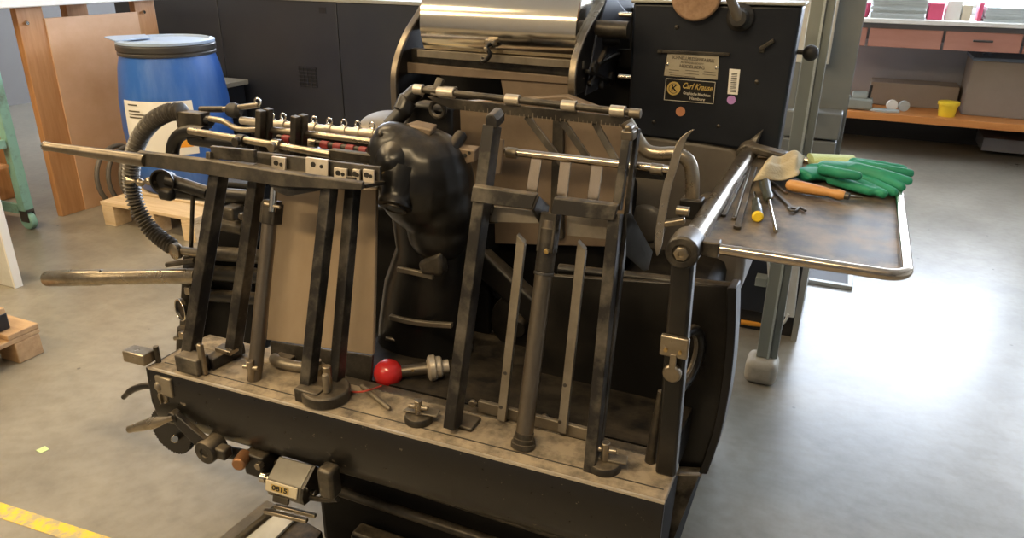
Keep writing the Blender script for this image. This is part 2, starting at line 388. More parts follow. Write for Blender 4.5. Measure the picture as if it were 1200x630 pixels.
# pallet with barrel
PC = V((-4.02, 3.62, 0)); PW, PD = .50, .58
pz = .155
t = thing('pallet', (PC.x,PC.y,0), 'pale wooden pallet on the floor under the blue barrel', 'pallet')
for k in range(5):
    yy = PC.y-PD/2*1.9 + k*.235; G().box((PC.x-.16,yy,pz-.022),(PC.x+.62,yy+.20,pz)).build('deck_board', 'wood_pale', t, bevel=.003)
for x in (-.155,.19,.51):
    G().box((PC.x+x,PC.y-.55,pz-.044),(PC.x+x+.10,PC.y+.59,pz-.0225)).build('stringer_board', 'wood_pale', t, bevel=.003)
    for y in (-.55,-.05,.47): G().box((PC.x+x,PC.y+y,.0),(PC.x+x+.10,PC.y+y+.12,pz-.0445)).build('block', 'wood_pale', t, bevel=.003)
BX = V((-3.98, 3.6, pz)); bh = atY(190,44,3.6).z - pz
s = pxs(atY(190,45,3.6)); rl = 54*s; print('barrel', bh, rl)
t = thing('barrel', BX, 'blue plastic barrel with pale lid and white label on the pallet', 'barrel')
rb = rl*1.13
G().lathe(BX, (0,0,1), [(rb*.80,0),(rb*.88,.02),(rb*.97,bh*.2),(rb*1.02,bh*.42),(rb*1.0,bh*.62),(rb*.92,bh*.82),(rl*.97,bh*.9),(rl*.955,bh*.935)], 64).build('body', 'barrel_blue', t, smooth=60)
G().lathe(BX, (0,0,1), [(rl*.96,bh*.90),(rl*1.0,bh*.905),(rl*1.0,bh*.92),(rl*.985,bh*.925),(rl*1.01,bh*.935),(rl*1.01,bh*.965),(rl*.98,bh*.975)], 64).build('clamp_ring', 'ring_steel', t)
G().lathe(BX, (0,0,1), [(rl*.97,bh*.972),(rl*1.0,bh*.976),(rl*1.0,bh*.992),(rl*.9,bh*1.0),(rl*.86,bh*.985),(0,bh*.987)], 64).build('lid', 'lid_blue', t, smooth=50)
lf = V((-.91,-.41,0)); pf = V((.41,-.91,0)); p = BX+lf*rl*.75+V((0,0,bh*.994)); G().prism([p+pf*.2,p+lf*.155+pf*.02+V((0,0,.004)),p+lf*.15-pf*.03+V((0,0,.004)),p-pf*.2,p-lf*.12],(0,0,.007)).build('lid_tab', 'lid_blue', t)
# label wrapped on the barrel's front
def barrel_r(h):
    pr = [(rb*.97,bh*.2),(rb*1.02,bh*.42),(rb*1.0,bh*.62),(rb*.92,bh*.82)]
    for (r0,h0),(r1,h1) in zip(pr, pr[1:]):
        if h0 <= h <= h1: return r0+(r1-r0)*(h-h0)/(h1-h0)
    return rb
def wrap(a0,a1,h0,h1,off,na=16,nh=8):
    g = G(); vs = []; fs = []
    for i in range(nh+1):
        for j in range(na+1):
            h = h0+(h1-h0)*i/nh; a = a0+(a1-a0)*j/na; r = barrel_r(h)*1.003+off
            vs.append(BX+V((math.cos(a)*r, math.sin(a)*r, h)))
    for i in range(nh):
        for j in range(na): k = i*(na+1)+j; fs.append((k,k+1,k+na+2,k+na+1))
    return g.add(vs, fs)
aim = math.atan2(-BX.y, -BX.x)      # the bearing of the camera from the barrel
lb = wrap(aim-1.08, aim+.28, bh*.29, bh*.64, .002).build('label', 'paper_white', t)
wrap(aim-.05, aim+.19, bh*.34, bh*.47, .004).build('hazard_mark', 'orange', lb)
for k,(h,a1) in enumerate(((.61,-.72),(.57,-.68),(.55,-.5),(.53,-.6))): wrap(aim-.95, aim+a1, bh*h, bh*(h+.009), .004, 6, 1).build('text_line', 'engrave', lb)
# cable loops hung against the plywood behind the barrel
t = thing('cable_coil', (-4.50, 3.75, 0), 'dark cable coil leaning on the plywood behind the barrel', 'cable')
for k, (px, R_) in enumerate(((128,.175),(140,.17),(153,.165))):
    p = atX(px+14,206,-4.47+.012*k)
    G().ring(p, (1,.12,.05), R_+.03, .016).build('loop', 'cable_grey', t)
# big dark machine housing behind
YC = 4.6
zc = atY(400,-1,YC).z - .01
x0, x1 = -5.6, -2.1
t = thing('machine_housing', ((x0+x1)/2, YC+.5, 0), 'large dark grey machine housing with vent behind the press', 'machine')
sx = [x0, atY(262,60,YC).x, atY(398,60,YC).x, x1]
G().box((x0,YC+.03,.06),(x1,YC+1.1,zc-.015)).build('body', 'cabinet_dark', t)
for i in range(3): G().box((sx[i]+.003,YC,.08),(sx[i+1]-.003,YC+.028,zc-.012)).build('panel', 'cabinet_grey', t, bevel=.004)
G().box((x0-.01,YC-.01,zc-.012),(x1+.01,YC+1.1,zc+.012)).build('top_plate', 'table_grey', t, bevel=.004)
p = atY(361,90,YC); g = G(); w = 13*pxs(p)
vent = G().box((p.x-w,YC-.003,p.z-w*.9),(p.x+w,YC-.0005,p.z+w*.9)).build('vent', 'cabinet_dark', t)
for k in range(6): g.box((p.x-w,YC-.008,p.z-w*.85+k*w*.32),(p.x+w,YC-.003,p.z-w*.78+k*w*.32))
for k in range(5): g.box((p.x-w*.9+k*w*.44,YC-.0075,p.z-w*.9),(p.x-w*.85+k*w*.44,YC-.003,p.z+w*.9))
g.build('grille', 'cabinet_grey', vent)
p = atY(378,12,YC); G().box((p.x-.03,YC-.003,p.z-.02),(p.x+.03,YC-.0005,p.z+.02)).build('latch', 'cabinet_dark', t)
# small side table in front of it
YT = 4.15
p = atY(291,93,YT+.4)
t = thing('side_table', (p.x-.4, YT+.2, 0), 'low grey topped table between the barrel and the dark housing', 'table')
G().box((p.x-.8,YT,p.z-.035),(p.x,YT+.40,p.z)).build('tabletop', 'table_grey', t, bevel=.004)
G().box((p.x-.78,YT+.03,.0),(p.x-.03,YT+.38,p.z-.036)).build('cabinet', 'machine_dark', t, bevel=.004)
# pallet with goods at the left edge
pe = atZ(47,415,0.0); print('pallet corner', pe)
ux = V((EX.x, -0.0, 0)); PR = pe + V((0,0,0))
zp = .14
t = thing('pallet', (pe.x-.4, pe.y-.3, 0), 'worn brown pallet at the left edge carrying a black box', 'pallet')
rot = math.radians(4)
for k in range(4): G().box((pe.x-.8,pe.y-.62+k*.17,zp-.024),(pe.x,pe.y-.62+k*.17+.135,zp)).build('deck_board', 'wood_pallet', t, bevel=.004)
for x in (-.12,-.46,-.8):
    G().box((pe.x+x,pe.y-.62,zp-.046),(pe.x+x+.12,pe.y+.025,zp-.0245)).build('stringer_board', 'wood_pallet', t, bevel=.004)
    for y in (-.62,-.09,-.35): G().box((pe.x+x,pe.y+y,0),(pe.x+x+.12,pe.y+y+.11,zp-.0465)).build('block', 'wood_pallet', t, bevel=.004)
p = atZ(13,384,zp) - V((0,.20,0))
tag(G().box((p.x-.35,p.y-.02,zp),(p.x,p.y+.20,zp+.075)).build('box', 'cabinet_dark', bevel=.006), 'flat black box lying on the brown pallet', 'box')
tag(G().box((p.x-.34,p.y+.0,zp+.076),(p.x+.012,p.y+.19,zp+.1)).build('board', 'wood_pallet', bevel=.003), 'short brown board lying on the black box', 'board')
p = atZ(19,338,.0)
t = thing('door_leaf', (p.x-.3,p.y,0), 'pale grey panel standing upright at the left edge', 'panel')
G().box((p.x-.7,p.y,.0),(p.x-.014,p.y+.035,.62)).build('sheet', 'white_grey', t, bevel=.004)
G().box((p.x-.013,p.y-.004,.0),(p.x,p.y+.039,.62)).build('edge_strip', 'paper_white', t, bevel=.002)

# ================================================================ right background
YW = 7.3
zt = atY(1100,24,YW).z; zs = atY(1100,138,YW).z
X0, X1 = -.6, 3.2; YB2 = 8.2
t = thing('workbench', ((X0+X1)/2, (YW+YB2)/2, 0), 'long workbench with white top, red brown drawers and orange shelf', 'workbench')
G().box((X0,YW-.05,zt-.035),(X1,YB2,zt)).build('worktop', 'white_top', t, bevel=.005)
G().box((X0,YW+.02,zt-.17),(X1,YW+.05,zt-.036)).build('apron', 'bench_grey', t)
za, zb = atY(1100,36,YW).z, atY(1100,58,YW).z
dx = [(-.5,.05), (.07,.62), (.64,1.18), (1.20,1.9), (1.92,2.6)]
for i,(a,b_) in enumerate(dx):
    dr = G().box((a,YW-.012,zb),(b_,YW+.018,za)).build('drawer', 'bench_red', t, bevel=.004)
    if i != 1: 
        c = (a+b_)/2; zz = (za+zb)/2+.01
        G().cyl((c-.07,YW-.03,zz),(c+.07,YW-.03,zz),.008).box((c-.07,YW-.03,zz-.006),(c-.055,YW-.012,zz+.006)).box((c+.055,YW-.03,zz-.006),(c+.07,YW-.012,zz+.006)).build('handle', 'ring_steel', dr)
G().box((X0,YW-.02,zs-.06),(X1,YB2,zs)).build('shelf', 'bench_orange', t, bevel=.004)
G().box((X0,YW+.82,zs+.001),(X1,YW+.85,zt-.036)).build('back_panel', 'bench_back', t)
for x in (X0, 1.95, X1-.08):
    G().box((x,YW+.35,0),(x+.08,YW+.43,zs-.061)).build('leg', 'bench_red', t)
    if x in (X0, X1-.08): G().box((x,YW+.10,zs+.001),(x+.08,YW+.18,zt-.171)).build('post', 'bench_red', t)
G().box((X0,YB2-.1,.0),(X1,YB2-.05,zs-.061)).build('kick_board', 'cabinet_dark', t)
p = atY(1180,170,YW+.4); G().box((atY(1150,170,YW+.4).x,YW+.36,.05),(X1-.1,YW+.8,.16)).build('crate_rail', 'bench_grey', t)
# things on the shelf
def onshelf(px, y): p = atY(px,130,y); return V((p.x,y,zs))
p = onshelf(1110, YW+.12)
t = thing('bucket', p, 'small yellow plastic bucket with lid on the orange shelf', 'bucket')
r = 10.5*pxs(p); hgt = .125
G().lathe(p,(0,0,1),[(r*.82,0),(r*.98,hgt*.75),(r*.95,hgt*.76)],32).build('body','yellow',t)
G().lathe(p,(0,0,1),[(r*.97,hgt*.762),(r*1.1,hgt*.77),(r*1.1,hgt*.97),(r*1.0,hgt),(0,hgt)],32).build('lid','yellow',t)
a = onshelf(1127,YW+.25); b_ = onshelf(1216,YW+.25); zz = atY(1160,72,YW+.25).z
t = thing('carton', ((a.x+b_.x)/2, YW+.4, zs), 'large dull brown carton right of the yellow bucket on the shelf', 'carton')
G().box((a.x,YW+.25,zs),(b_.x,YW+.72,zz)).build('body','carton',t,bevel=.006)
G().box((a.x-.01,YW+.24,zz+.001),(b_.x+.01,YW+.73,zz+.03)).build('lid','blue_grey',t,bevel=.006)
g = G()
for x in (a.x+.08, b_.x-.1): g.beam((x,YW+.4,zz+.03),(x+.1,YW+.4,zz+.09),.03,.03)
g.build('lid_prop','blue_grey',t)
a = onshelf(1015,YW+.45); b_ = onshelf(1122,YW+.45)
tag(G().box((a.x,YW+.45,zs),(b_.x-.02,YW+.75,atY(1060,98,YW+.45).z)).build('carton','carton',bevel=.006), 'low brown carton lying left of the yellow bucket at the shelf back', 'carton')
p = onshelf(1005,YW+.14)
t = thing('pump', p, 'small grey green machine with black knob at the shelf end', 'machine')
G().box(p-V((.13,.08,0)),p+V((.11,.08,.10))).build('base','machine_green',t,bevel=.02)
G().lathe(p+V((-.07,0,.101)),(1,0,.0),[(.04,0),(.055,.01),(.055,.12),(.04,.13)]).build('motor','machine_green',t)
G().cyl(p+V((.07,0,.101)),p+V((.075,0,.21)),.012).build('knob','rubber',t)
p = onshelf(1035,YW+.1)
tag(G().prism([p+V((-.12,-.03,0)),p+V((.02,-.06,0)),p+V((.13,-.02,0)),p+V((.12,.04,0)),p+V((-.08,.06,0))],(0,0,.02)).build('metal_plate','paper_grey',bevel=.004),'flat grey metal offcut on the shelf beside the small machine','plate')
for i,px in enumerate((1043,1057)):
    p = onshelf(px,YW+.22)+V((0,0,.045))
    tag(G().lathe(p,(0.3,-1,0.0),[(.022,0),(.045,0),(.045,.035),(.022,.035)],28).build('tape_roll',('paper_white','paper_grey')[i]),('white tape roll standing on the shelf left of its grey twin','grey tape roll standing on the shelf nearer the yellow bucket')[i],'tape roll','tape rolls on the shelf')
# things on the bench top
def ontop(px, y): p = atY(px,18,y); return V((p.x,y,zt))
def stack(x0,x1,y0,y1,n,h,m,label,cat,name,grp=None):
    t = None
    for k in range(n):
        j = random.uniform(-.012,.012); o = G().box((x0+j,y0+j,zt+k*h),(x1+j,y1+j,zt+(k+1)*h-.001)).build(name,m)
        tag(o,label,cat,grp)
stack(ontop(1021,YW+.05).x,ontop(1085,YW+.05).x,YW+.05,YW+.40,8,.022,'paper_grey','grey paper sheaf in the tall stack left on the white bench top','paper stack','paper_sheaf','grey sheaves on the left of the bench top')
stack(ontop(1156,YW+.05).x,ontop(1215,YW+.05).x,YW+.05,YW+.40,5,.022,'paper_grey','blue grey paper sheaf in the right hand stack on the white bench top','paper stack','paper_sheaf','grey sheaves on the right of the bench top')
a = ontop(1087,YW+.06); b_ = ontop(1105,YW+.06)
tag(G().box((a.x,YW+.06,zt),(b_.x,YW+.3,zt+.13)).build('box','pink',bevel=.004),'bright pink box right of the left paper stack on the bench','box')
a = ontop(1002,YW+.08); tag(G().lathe(a+V((.05,.05,0)),(0,0,1),[(.05,0),(.06,.02),(.06,.11),(.05,.12)],24).build('tin','pink'),'round pink tin at the left end of the bench top','tin')
a = ontop(1108,YW+.1); b_ = ontop(1125,YW+.1); tag(G().box((a.x,YW+.1,zt),(b_.x,YW+.35,zt+.15)).build('paper_ream','paper_white',bevel=.003),'white paper ream beside the pink box on the bench','paper')
a = ontop(1127,YW+.1); b_ = ontop(1138,YW+.1); tag(G().box((a.x,YW+.1,zt),(b_.x,YW+.3,zt+.12)).build('book','counter_face',bevel=.003),'cream book standing right of the white ream on the bench','book')
a = ontop(1146,YW+.1); b_ = ontop(1151,YW+.1); tag(G().box((a.x,YW+.1,zt),(b_.x,YW+.3,zt+.14)).build('book','pink',bevel=.003),'thin red book standing left of the right paper stack','book')

# grey machine standing behind the press on the right
t = thing('folding_machine', (-.05, 3.2, 0), 'grey machine with tall upright and padded foot behind the tool tray', 'machine')
YM = 2.81
def vbeam(pxa,pya,y,zb,w,d,m,name,par=t,bev=.004,zt=None):
    p = atY(pxa,pya,y); return G().box((p.x-w/2,y-d/2,zb),(p.x+w/2,y+d/2,zt if zt else p.z)).build(name,m,par,bevel=bev)
ft = atZ(889,452,0.)
g = G().box((ft.x-.065,ft.y+.0,0),(ft.x+.06,ft.y+.13,.105)); g.build('foot','foot_dirty',t,bevel=.03,seg=4)
u = V((ft.x+.0,ft.y+.065,0))
G().box((u.x-.030,u.y-.02,.1055),(u.x+.022,u.y+.03,1.62)).build('upright','machine_green',t,bevel=.004)
G().box((u.x+.0225,u.y-.008,.1055),(u.x+.05,u.y+.02,1.62)).build('upright_flange','machine_green',t,bevel=.003)
G().box((u.x+.012,u.y-.0225,.1055),(u.x+.02,u.y-.0205,1.62)).build('trim_strip','paper_grey',t)
# tall column plate and boxes on its right
a = atY(972,40,3.5); b_ = atY(1003,40,3.5)
G().box((a.x,3.5,.52),(b_.x+.02,3.75,1.62)).build('column','machine_grey',t,bevel=.004)
a = atY(918,150,3.4); b_ = atY(985,150,3.4); z1 = atY(960,131,3.4).z; zm = atY(960,163,3.4).z; z2 = atY(960,205,3.4).z
G().box((a.x,3.38,zm+.004),(b_.x,3.74,z1)).build('housing','machine_grey',t,bevel=.006)
G().box((a.x,3.38,z2-.3),(b_.x-.005,3.74,zm-.004)).build('housing','machine_grey',t,bevel=.006)
a = atY(987,86,3.6); b_ = atY(996,140,3.6)
G().box((a.x-.0,3.55,b_.z),(a.x+.035,3.565,a.z)).build('white_strip','paper_white',t)
a = atY(940,122,3.35); G().box((a.x,3.35,a.z-.05),(a.x+.06,3.37,a.z)).build('switch_plate','counter_face',t)
a = atY(938,35,3.45); b_=atY(962,75,3.45); G().box((a.x,3.45,b_.z),(b_.x+.03,3.47,1.62)).build('cover_plate','white_grey',t,bevel=.004)
# dark cabinet low under the tray
a = atY(850,300,3.3); b_ = atY(945,300,3.3)
G().box((a.x,3.3,.10),(b_.x,3.9,.80)).build('cabinet','machine_dark',t,bevel=.006)
G().box((b_.x-.005,3.28,.0),(b_.x+.02,3.9,.62)).build('side_plate','table_grey',t)
G().box((a.x,3.32,.0),(b_.x-.01,3.88,.099)).build('plinth','rubber',t)
a = atY(917,60,3.46); b_ = atY(941,60,3.46); G().box((a.x,3.46,.5),(b_.x,3.7,1.62)).build('rear_plate','machine_grey',t,bevel=.004)
p = atY(931,305,3.24); q = atY(924,370,3.24)
ps = G().beam(p,q,.05,.035,up=(0,-1,0)).build('power_strip','white_grey',t,bevel=.006)
c = [atY(*k,3.2) for k in ((924,368),(918,378),(910,377),(905,365),(903,345),(900,300))]
G().tube(spline(c),.006,10).build('cable','white_grey',t)
for (px,py) in ((915,343),(892,330)):
    p = atY(px,py,3.25); G().box(p-V((.025,.01,.02)),p+V((.025,.06,.02))).build('bracket','machine_green',t,bevel=.003)
p = [atZ(x,y,.03) for x,y in ((868,377),(882,379),(893,380))]
tag(G().tube(spline(p),.012,10).build('hose','orange'),'short orange hose end on the floor beside the grey upright','hose')
p = atZ(50,527,0); tag(G().prism([p+V((-.018,-.012,0)),p+V((.014,-.016,0)),p+V((.018,.012,0)),p+V((-.012,.018,0))],(0,0,.002)).build('paper_scrap','glove_cuff'),'tiny yellow green scrap on the floor left of the press','scrap')
# dark floor grate
a = atZ(945,328,0); c = atZ(992,331,0); dd = atZ(947,306,0)
t = thing('floor_grate', ((a.x+c.x)/2,a.y+.2,0), 'dark grey metal grate lying on the bright floor under the tray', 'grate')
X0g, X1g, Y0g, Y1g = a.x, c.x, a.y, dd.y
G().box((X0g,Y0g,0),(X1g,Y1g,.012)).build('plate','rubber',t,bevel=.003)
G().box((X0g-.03,Y0g-.04,0),(X1g+.03,Y0g-.005,.02)).build('frame_bar','white_grey',t,bevel=.003)
G().box((X1g+.005,Y0g-.005,0),(X1g+.03,Y1g,.02)).build('frame_bar','white_grey',t,bevel=.003)
# ================================================================ the printing press
PR = thing('printing_press', (-.75, 1.75, 0), 'old black platen printing press with steel pile frames filling the picture', 'printing press')
def part(g, name, m, bev=0.0, par=None, label=None, **k):
    o = g.build(name, m, par or PR, bevel=bev, **k)
    if label: o['label'] = label
    return o
def ry(x): return 1.124 + (x + 1.486) * KX      # the front edge of the rail
# ---- base
part(G().box((-1.20,1.36,.0),(-.24,2.35,.50)), 'base', 'black_body', .02)
part(G().box((-1.05,1.30,.03),(-.24,1.355,.14)), 'base_skirt', 'black_enamel', .01)
for z in (.24,.33): part(G().cyl((-1.15,1.335,z),(-.26,1.335,z),.014), 'cross_rod', 'dark_steel')
part(G().box((-1.06,1.30,.501),(-.22,1.95,.60)), 'bed', 'black_body', .01)
# ---- front rail
XL, XR = -1.478, -.192
outer = [(.112,.65),(.0,.65),(-.006,.643),(-.010,.58),(-.008,.525),(.002,.492),(.022,.470),(.056,.460)]
inner = [(.056,.470),(.027,.480),(.012,.498),(.002,.528),(.000,.58),(.003,.638),(.112,.638)]
prof = outer + inner
u = V((1, KX, 0))
ap = outer[1:] + inner[:-1]
pts = [V((XL, ry(XL)+b_, z)) for b_, z in [(.0,.6495)]+outer[2:]+inner[:5]+[(.003,.6495)]]
rail = part(G().prism(pts, u*(XR-XL)), 'front_rail', 'rail_black', .0015, smooth=50)
pts = [V((XL, ry(XL)+b_, z)) for b_, z in [(.1255,.65),(-.002,.65),(-.002,.638),(.1255,.638)]]
deck = part(G().prism(pts, u*(XR-XL)), 'rail_deck', 'rail_top', .003, label='dusty tan top plate of the front rail')
part(G().prism([V((XL,ry(XL)+.127,.65)),V((XL,ry(XL)+.20,.645)),V((XL,ry(XL)+.20,.633)),V((XL,ry(XL)+.127,.638))], u*.30), 'deck_extension', 'rail_top', .003, par=deck)
part(G().prism([V((XL+.302,ry(XL+.302)+.127,.649)),V((XL+.302,ry(XL+.302)+.155,.648)),V((XL+.302,ry(XL+.302)+.155,.636)),V((XL+.302,ry(XL+.302)+.127,.637))], u*.97), 'deck_ledge', 'dark_steel', .002, par=deck)
part(G().beam((XL+.02,ry(XL)+.030,.6501),(XR-.01,ry(XR)+.030,.6501),.003,.0012), 'deck_groove', 'rubber', par=deck)
# rails' bright worn edge, gusset, end plate
part(G().beam((XL,ry(XL)-.0045,.6485),(XR,ry(XR)-.0045,.6485),.006,.005), 'worn_edge', 'clip_white', par=rail)
A0, A1, A2 = V((-.188,1.256,.648)), V((-.148,1.272,.648)), V((-.19,1.21,.46))
part(G().prism([A0,A1,A2+V((.002,0,0)),V((-.188,1.24,.47))],(0,.012,0)), 'gusset', 'frame_steel', .002)
part(G().prism([V((XL-.004,ry(XL)-.008,.650)),V((XL-.004,ry(XL)+.11,.650)),V((XL-.004,ry(XL)+.10,.52)),V((XL-.004,ry(XL)+.03,.462)),V((XL-.004,ry(XL)+.003,.485)),V((XL-.004,ry(XL)-.010,.55))],(.008,0,0)), 'end_plate', 'black_gloss', .002)
part(G().box((-1.0,1.262,.515),(-.30,1.35,.60)), 'rail_bracket', 'black_enamel', .008)
# ---- left pile frame
def stand(name, pb, pt, w, d, dep, m='frame_steel', ext=0.0, par=None, bev=.002):
    a, b_ = atF(*pb, d+dep/2), atF(*pt, d+dep/2); b_ = b_ + (b_-a).normalized()*ext
    return part(G().beam(a, b_, w, dep, up=(0,1,0)), name, m, bev, par)
stand('post', (221,428), (258,196), .030, .0, .036)
stand('post', (273,414), (302,206), .028, .055, .034)
a = atZ(224,436,ZR); 
part(G().box((a.x-.036,a.y-.012,ZR),(a.x+.036,a.y+.03,ZR+.045)), 'post_foot', 'frame_steel', .004)
b_ = atZ(283,412,ZR)
part(G().beam(a+V((.03,.03,.016)), b_+V((0,.0,.016)), .034,.03), 'foot_bar', 'frame_steel', .003)
p = atZ(240,425,ZR+.03); part(G().box((p.x-.008,p.y-.012,ZR+.001),(p.x+.008,p.y+.0,ZR+.085)), 'foot_lug', 'worn_steel', .003)
p = atZ(262,408,ZR+.04); part(G().box((p.x-.02,p.y-.01,ZR+.03),(p.x+.03,p.y+.02,ZR+.042)), 'spacer', 'worn_steel', .002)
# screw column with collar and pin
a, b_ = atF(298,445,.03), atF(321,208,.03); ax = (b_-a).normalized()
cl = part(G().cyl(a, a+ax*.40, .0175, n=28), 'column', 'column_steel')
q = atF(317,262,.03); part(G().cyl(q, q+ax*.055, .022, n=28).beam(q+V((.0,0,0)), q+ax*.05, .046,.03), 'collar', 'dark_steel', .003, par=cl)
q = atF(319,245,.008); part(G().cyl(q-ax*.005,q+ax*.05,.0085), 'pin', 'chrome', par=cl)
q2 = atF(319,240,.005); part(G().cyl(q2-V((.022,0,0)),q2+V((.022,0,-.003)),.004), 'cross_pin', 'worn_steel', par=cl)
def tbolt(px,py,h,base=None,bar=.02):
    p = atZ(px,py,ZR)
    o = None
    if base: o = part(G().lathe(p,(0,0,1),[(base,0),(base,.010),(base*.9,.016),(0,.018)],36), 'clamp_foot', 'dark_steel', .001)
    z0 = .018 if base else 0
    s_ = part(G().cyl(p+V((0,0,z0)), p+V((0,0,h)), .009), 'clamp_screw', 'worn_steel', .0015, par=None)
    part(G().cyl(p+V((-bar,-.003,h-.018)), p+V((bar,.003,h-.018)), .0055), 'tommy_bar', 'worn_steel', .001, par=s_)
    return p
tbolt(296,446,.055)
stand('post', (360,460), (387,212), .027, .0, .032)
stand('post', (394,452), (415,207), .026, .045, .030)
p = atZ(383,466,ZR)
part(G().lathe(p+V((0,0,.0)),(0,0,1),[(.052,0),(.056,.004),(.056,.026),(.052,.030),(0,.031)],40), 'clamp_foot', 'dark_steel', .001)
q = atZ(354,470,ZR); part(G().box((q.x-.016,q.y-.006,ZR),(q.x+.05,q.y+.03,ZR+.034)), 'post_foot', 'frame_steel', .003)
s_ = part(G().cyl(p+V((.012,-.005,.031)), p+V((.012,-.005,.09)), .010), 'clamp_screw', 'worn_steel', .0015)
part(G().cyl(p+V((.018,-.02,.032)), p+V((.018,-.02,.078)), .007), 'clamp_pin', 'strip_steel', .0015)
# loose-looking clamp castings behind on the deck
p = atZ(338,432,ZR); part(G().tube(spline([p+V((-.05,.01,.012)),p+V((-.02,-.01,.02)),p+V((.03,.0,.014)),p+V((.06,.015,.012))]),[.012]*4+[.016]*8+[.014]*13 if False else .014), 'clamp_lever', 'strip_steel')
p = atZ(372,437,ZR); part(G().lathe(p,(0,0,1),[(.02,0),(.022,.02),(.012,.026),(.012,.036),(0,.037)]), 'nut', 'worn_steel')
p = atZ(333,424,ZR); part(G().box(p+V((-.02,-.01,.0)),p+V((.03,.012,.02))), 'clamp_block', 'dark_steel', .003)
# top table plate with long guide bar
D = -.022
fb = [(160,178),(250,189),(330,202),(424,215)]
bt = [atF(x,y,D) for x,y in fb]; bb = [atF(x,y,D) for x,y in [(424,223),(330,219),(250,206),(160,194)]]
part(G().prism(bt+bb, (0,.012,.003)), 'table_front_bar', 'dark_steel', .002)
back = [atF(424,221,.0)+V((0,.0,0)), atF(380,233,.0), atF(346,245,.02), atF(330,222,.09), atF(255,205,.09), atF(252,203,.0)]
part(G().prism([bt[1]+V((0,.013,-.012)), bt[2]+V((0,.013,-.016)), bt[3]+V((0,.013,-.006)), bt[3]+V((-.02,.13,-.03)), bt[1]+V((.02,.13,-.015))], (0,0,-.008)), 'table_plate', 'dark_steel', .001)
web = part(G().prism([atF(313,214,.0), atF(424,221,.0), atF(388,221,.0), atF(337,230,.0), atF(322,224,.0)], (0,.08,.0)), 'table_web', 'frame_steel', .001)
a, b_ = atF(53,171,D+.004), atF(164,187,D+.004)
gb = part(G().tube([a,a+(b_-a)*.04,a+(b_-a)*.05,b_,b_+(b_-a)*.06], [.0125,.0125,.0110,.0165,.0150], 18), 'guide_rod', 'column_steel')
part(G().lathe(a,(a-b_),[(.0128,-.004),(.0132,0),(.009,.006),(0,.008)],18), 'rod_tip', 'chrome', par=gb)
# box bracket on top of table
q = atF(248,187,-.01)
part(G().beam(atF(249,178,.0), atF(249,195,.0), .014,.03,up=(0,1,0)).beam(atF(249,178,.0),atF(300,183,.0),.012,.03,up=(0,0,1)).beam(atF(270,194,.05),atF(300,197,.05),.02,.02), 'box_bracket', 'frame_steel', .002)
# clip plates with holes along the pile edge
def clip_plate(x0,y0,x1,y1,d):
    pts = [atF(x0,y0,d),atF(x1,y0+(x1-x0)*.13,d),atF(x1,y1+(x1-x0)*.13,d),atF(x0,y1,d)]
    o = part(G().prism(pts,(0,.006,0)), 'side_gauge', 'clip_white', .001)
    for (fx,fy,r) in ((.35,.4,.0065),(.72,.45,.0045)):
        c = pts[0]+(pts[1]-pts[0])*fx+(pts[3]-pts[0])*fy
        part(G().cyl(c+V((0,-.0015,0)),c+V((0,.0005,0)),r), 'hole', 'rubber', par=o)
for k in ((318,183,334,201),(358,184,384,203),(391,196,406,211),(413,198,421,212),(425,198,438,214)): clip_plate(*k, .05)
part(G().prism([atF(300,178,.062),atF(445,196,.062),atF(445,212,.062),atF(300,200,.062)],(0,.01,0)), 'gauge_rail', 'dark_steel', .001)
# tan pile board behind the left posts
pb = [atF(326,216,.14),atF(441,222,.14),atF(437,416,.14),atF(312,398,.14)]
part(G().prism(pb,(0,.012,.003)), 'pile_board', 'tan_plate', .002, label='tan steel pile board')
part(G().prism([atF(316,400,.145),atF(436,417,.145),atF(434,448,.145),atF(318,428,.145)],(0,.01,0)), 'board_sill', 'dark_steel', .002)
# ---- sheet feeder above the left frame
YF = 1.53
def y_(px,py,d=0): return atY(px,py,YF+d)
for (x0,x1,ya,yb,d) in ((300,309,129,196,-.05),(309,318,127,196,-.025),(341,350,136,206,-.05),(350,359,134,206,-.025)):
    a, b_ = y_((x0+x1)/2-1,yb,d), y_((x0+x1)/2+1,ya,d)
    part(G().beam(a,b_,(x1-x0-1)*pxs(a),.02,up=(0,1,0)), 'feeder_upright', 'dark_steel', .002)
def rod(pts, rp, name, m, d=0, sm=True, **k):
    P_ = [y_(x,y,d) for x,y in pts]; 
    return part(G().tube(spline(P_) if sm and len(P_)>2 else P_, rp*pxs(P_[0]), 16), name, m, **k)
ra = rod([(222,153),(300,166),(388,181)], 4.2, 'suction_bar', 'worn_steel', -.085)
for (x,y,r) in ((283,164.5,7),(325,170.5,7.5)):
    c = y_(x,y,-.085); w = r*pxs(c); part(G().cyl(c-V((w*.8,0,0)),c+V((w*.8,0,0)),w).cyl(c+V((0,-w*1.6,0)),c,w*.75), 'set_collar', 'dark_steel' if x<300 else 'worn_steel', .001, par=ra)
part(G().beam(y_(388,179,-.08),y_(440,186,-.08),.022,.022), 'bar_end_block', 'dark_steel', .003)
rod([(246,139),(262,142),(274,149),(286,152),(330,153),(438,166)], 3.4, 'drive_rod', 'worn_steel', -.02)
rc = rod([(283,141),(340,147),(442,157)], 4.6, 'clip_shaft', 'clip_white', .03)
for x in (318,332,368,386,403,419,436):
    y = 141+(x-283)*.1; c = y_(x,y,.03); s = pxs(c)
    part(G().cyl(c-V((4*s,0,0)),c+V((4*s,0,0)),6*s), 'ring_clip', 'clip_white', .0008, par=rc)
    part(G().ring(c+V((1*s,0,9.5*s)),(0,1,0),3.6*s,1.1*s,20,8), 'eyelet', 'chrome', par=rc)
rd = rod([(235,128),(262,128)], 3.6, 'upper_rod', 'dark_steel', .03)
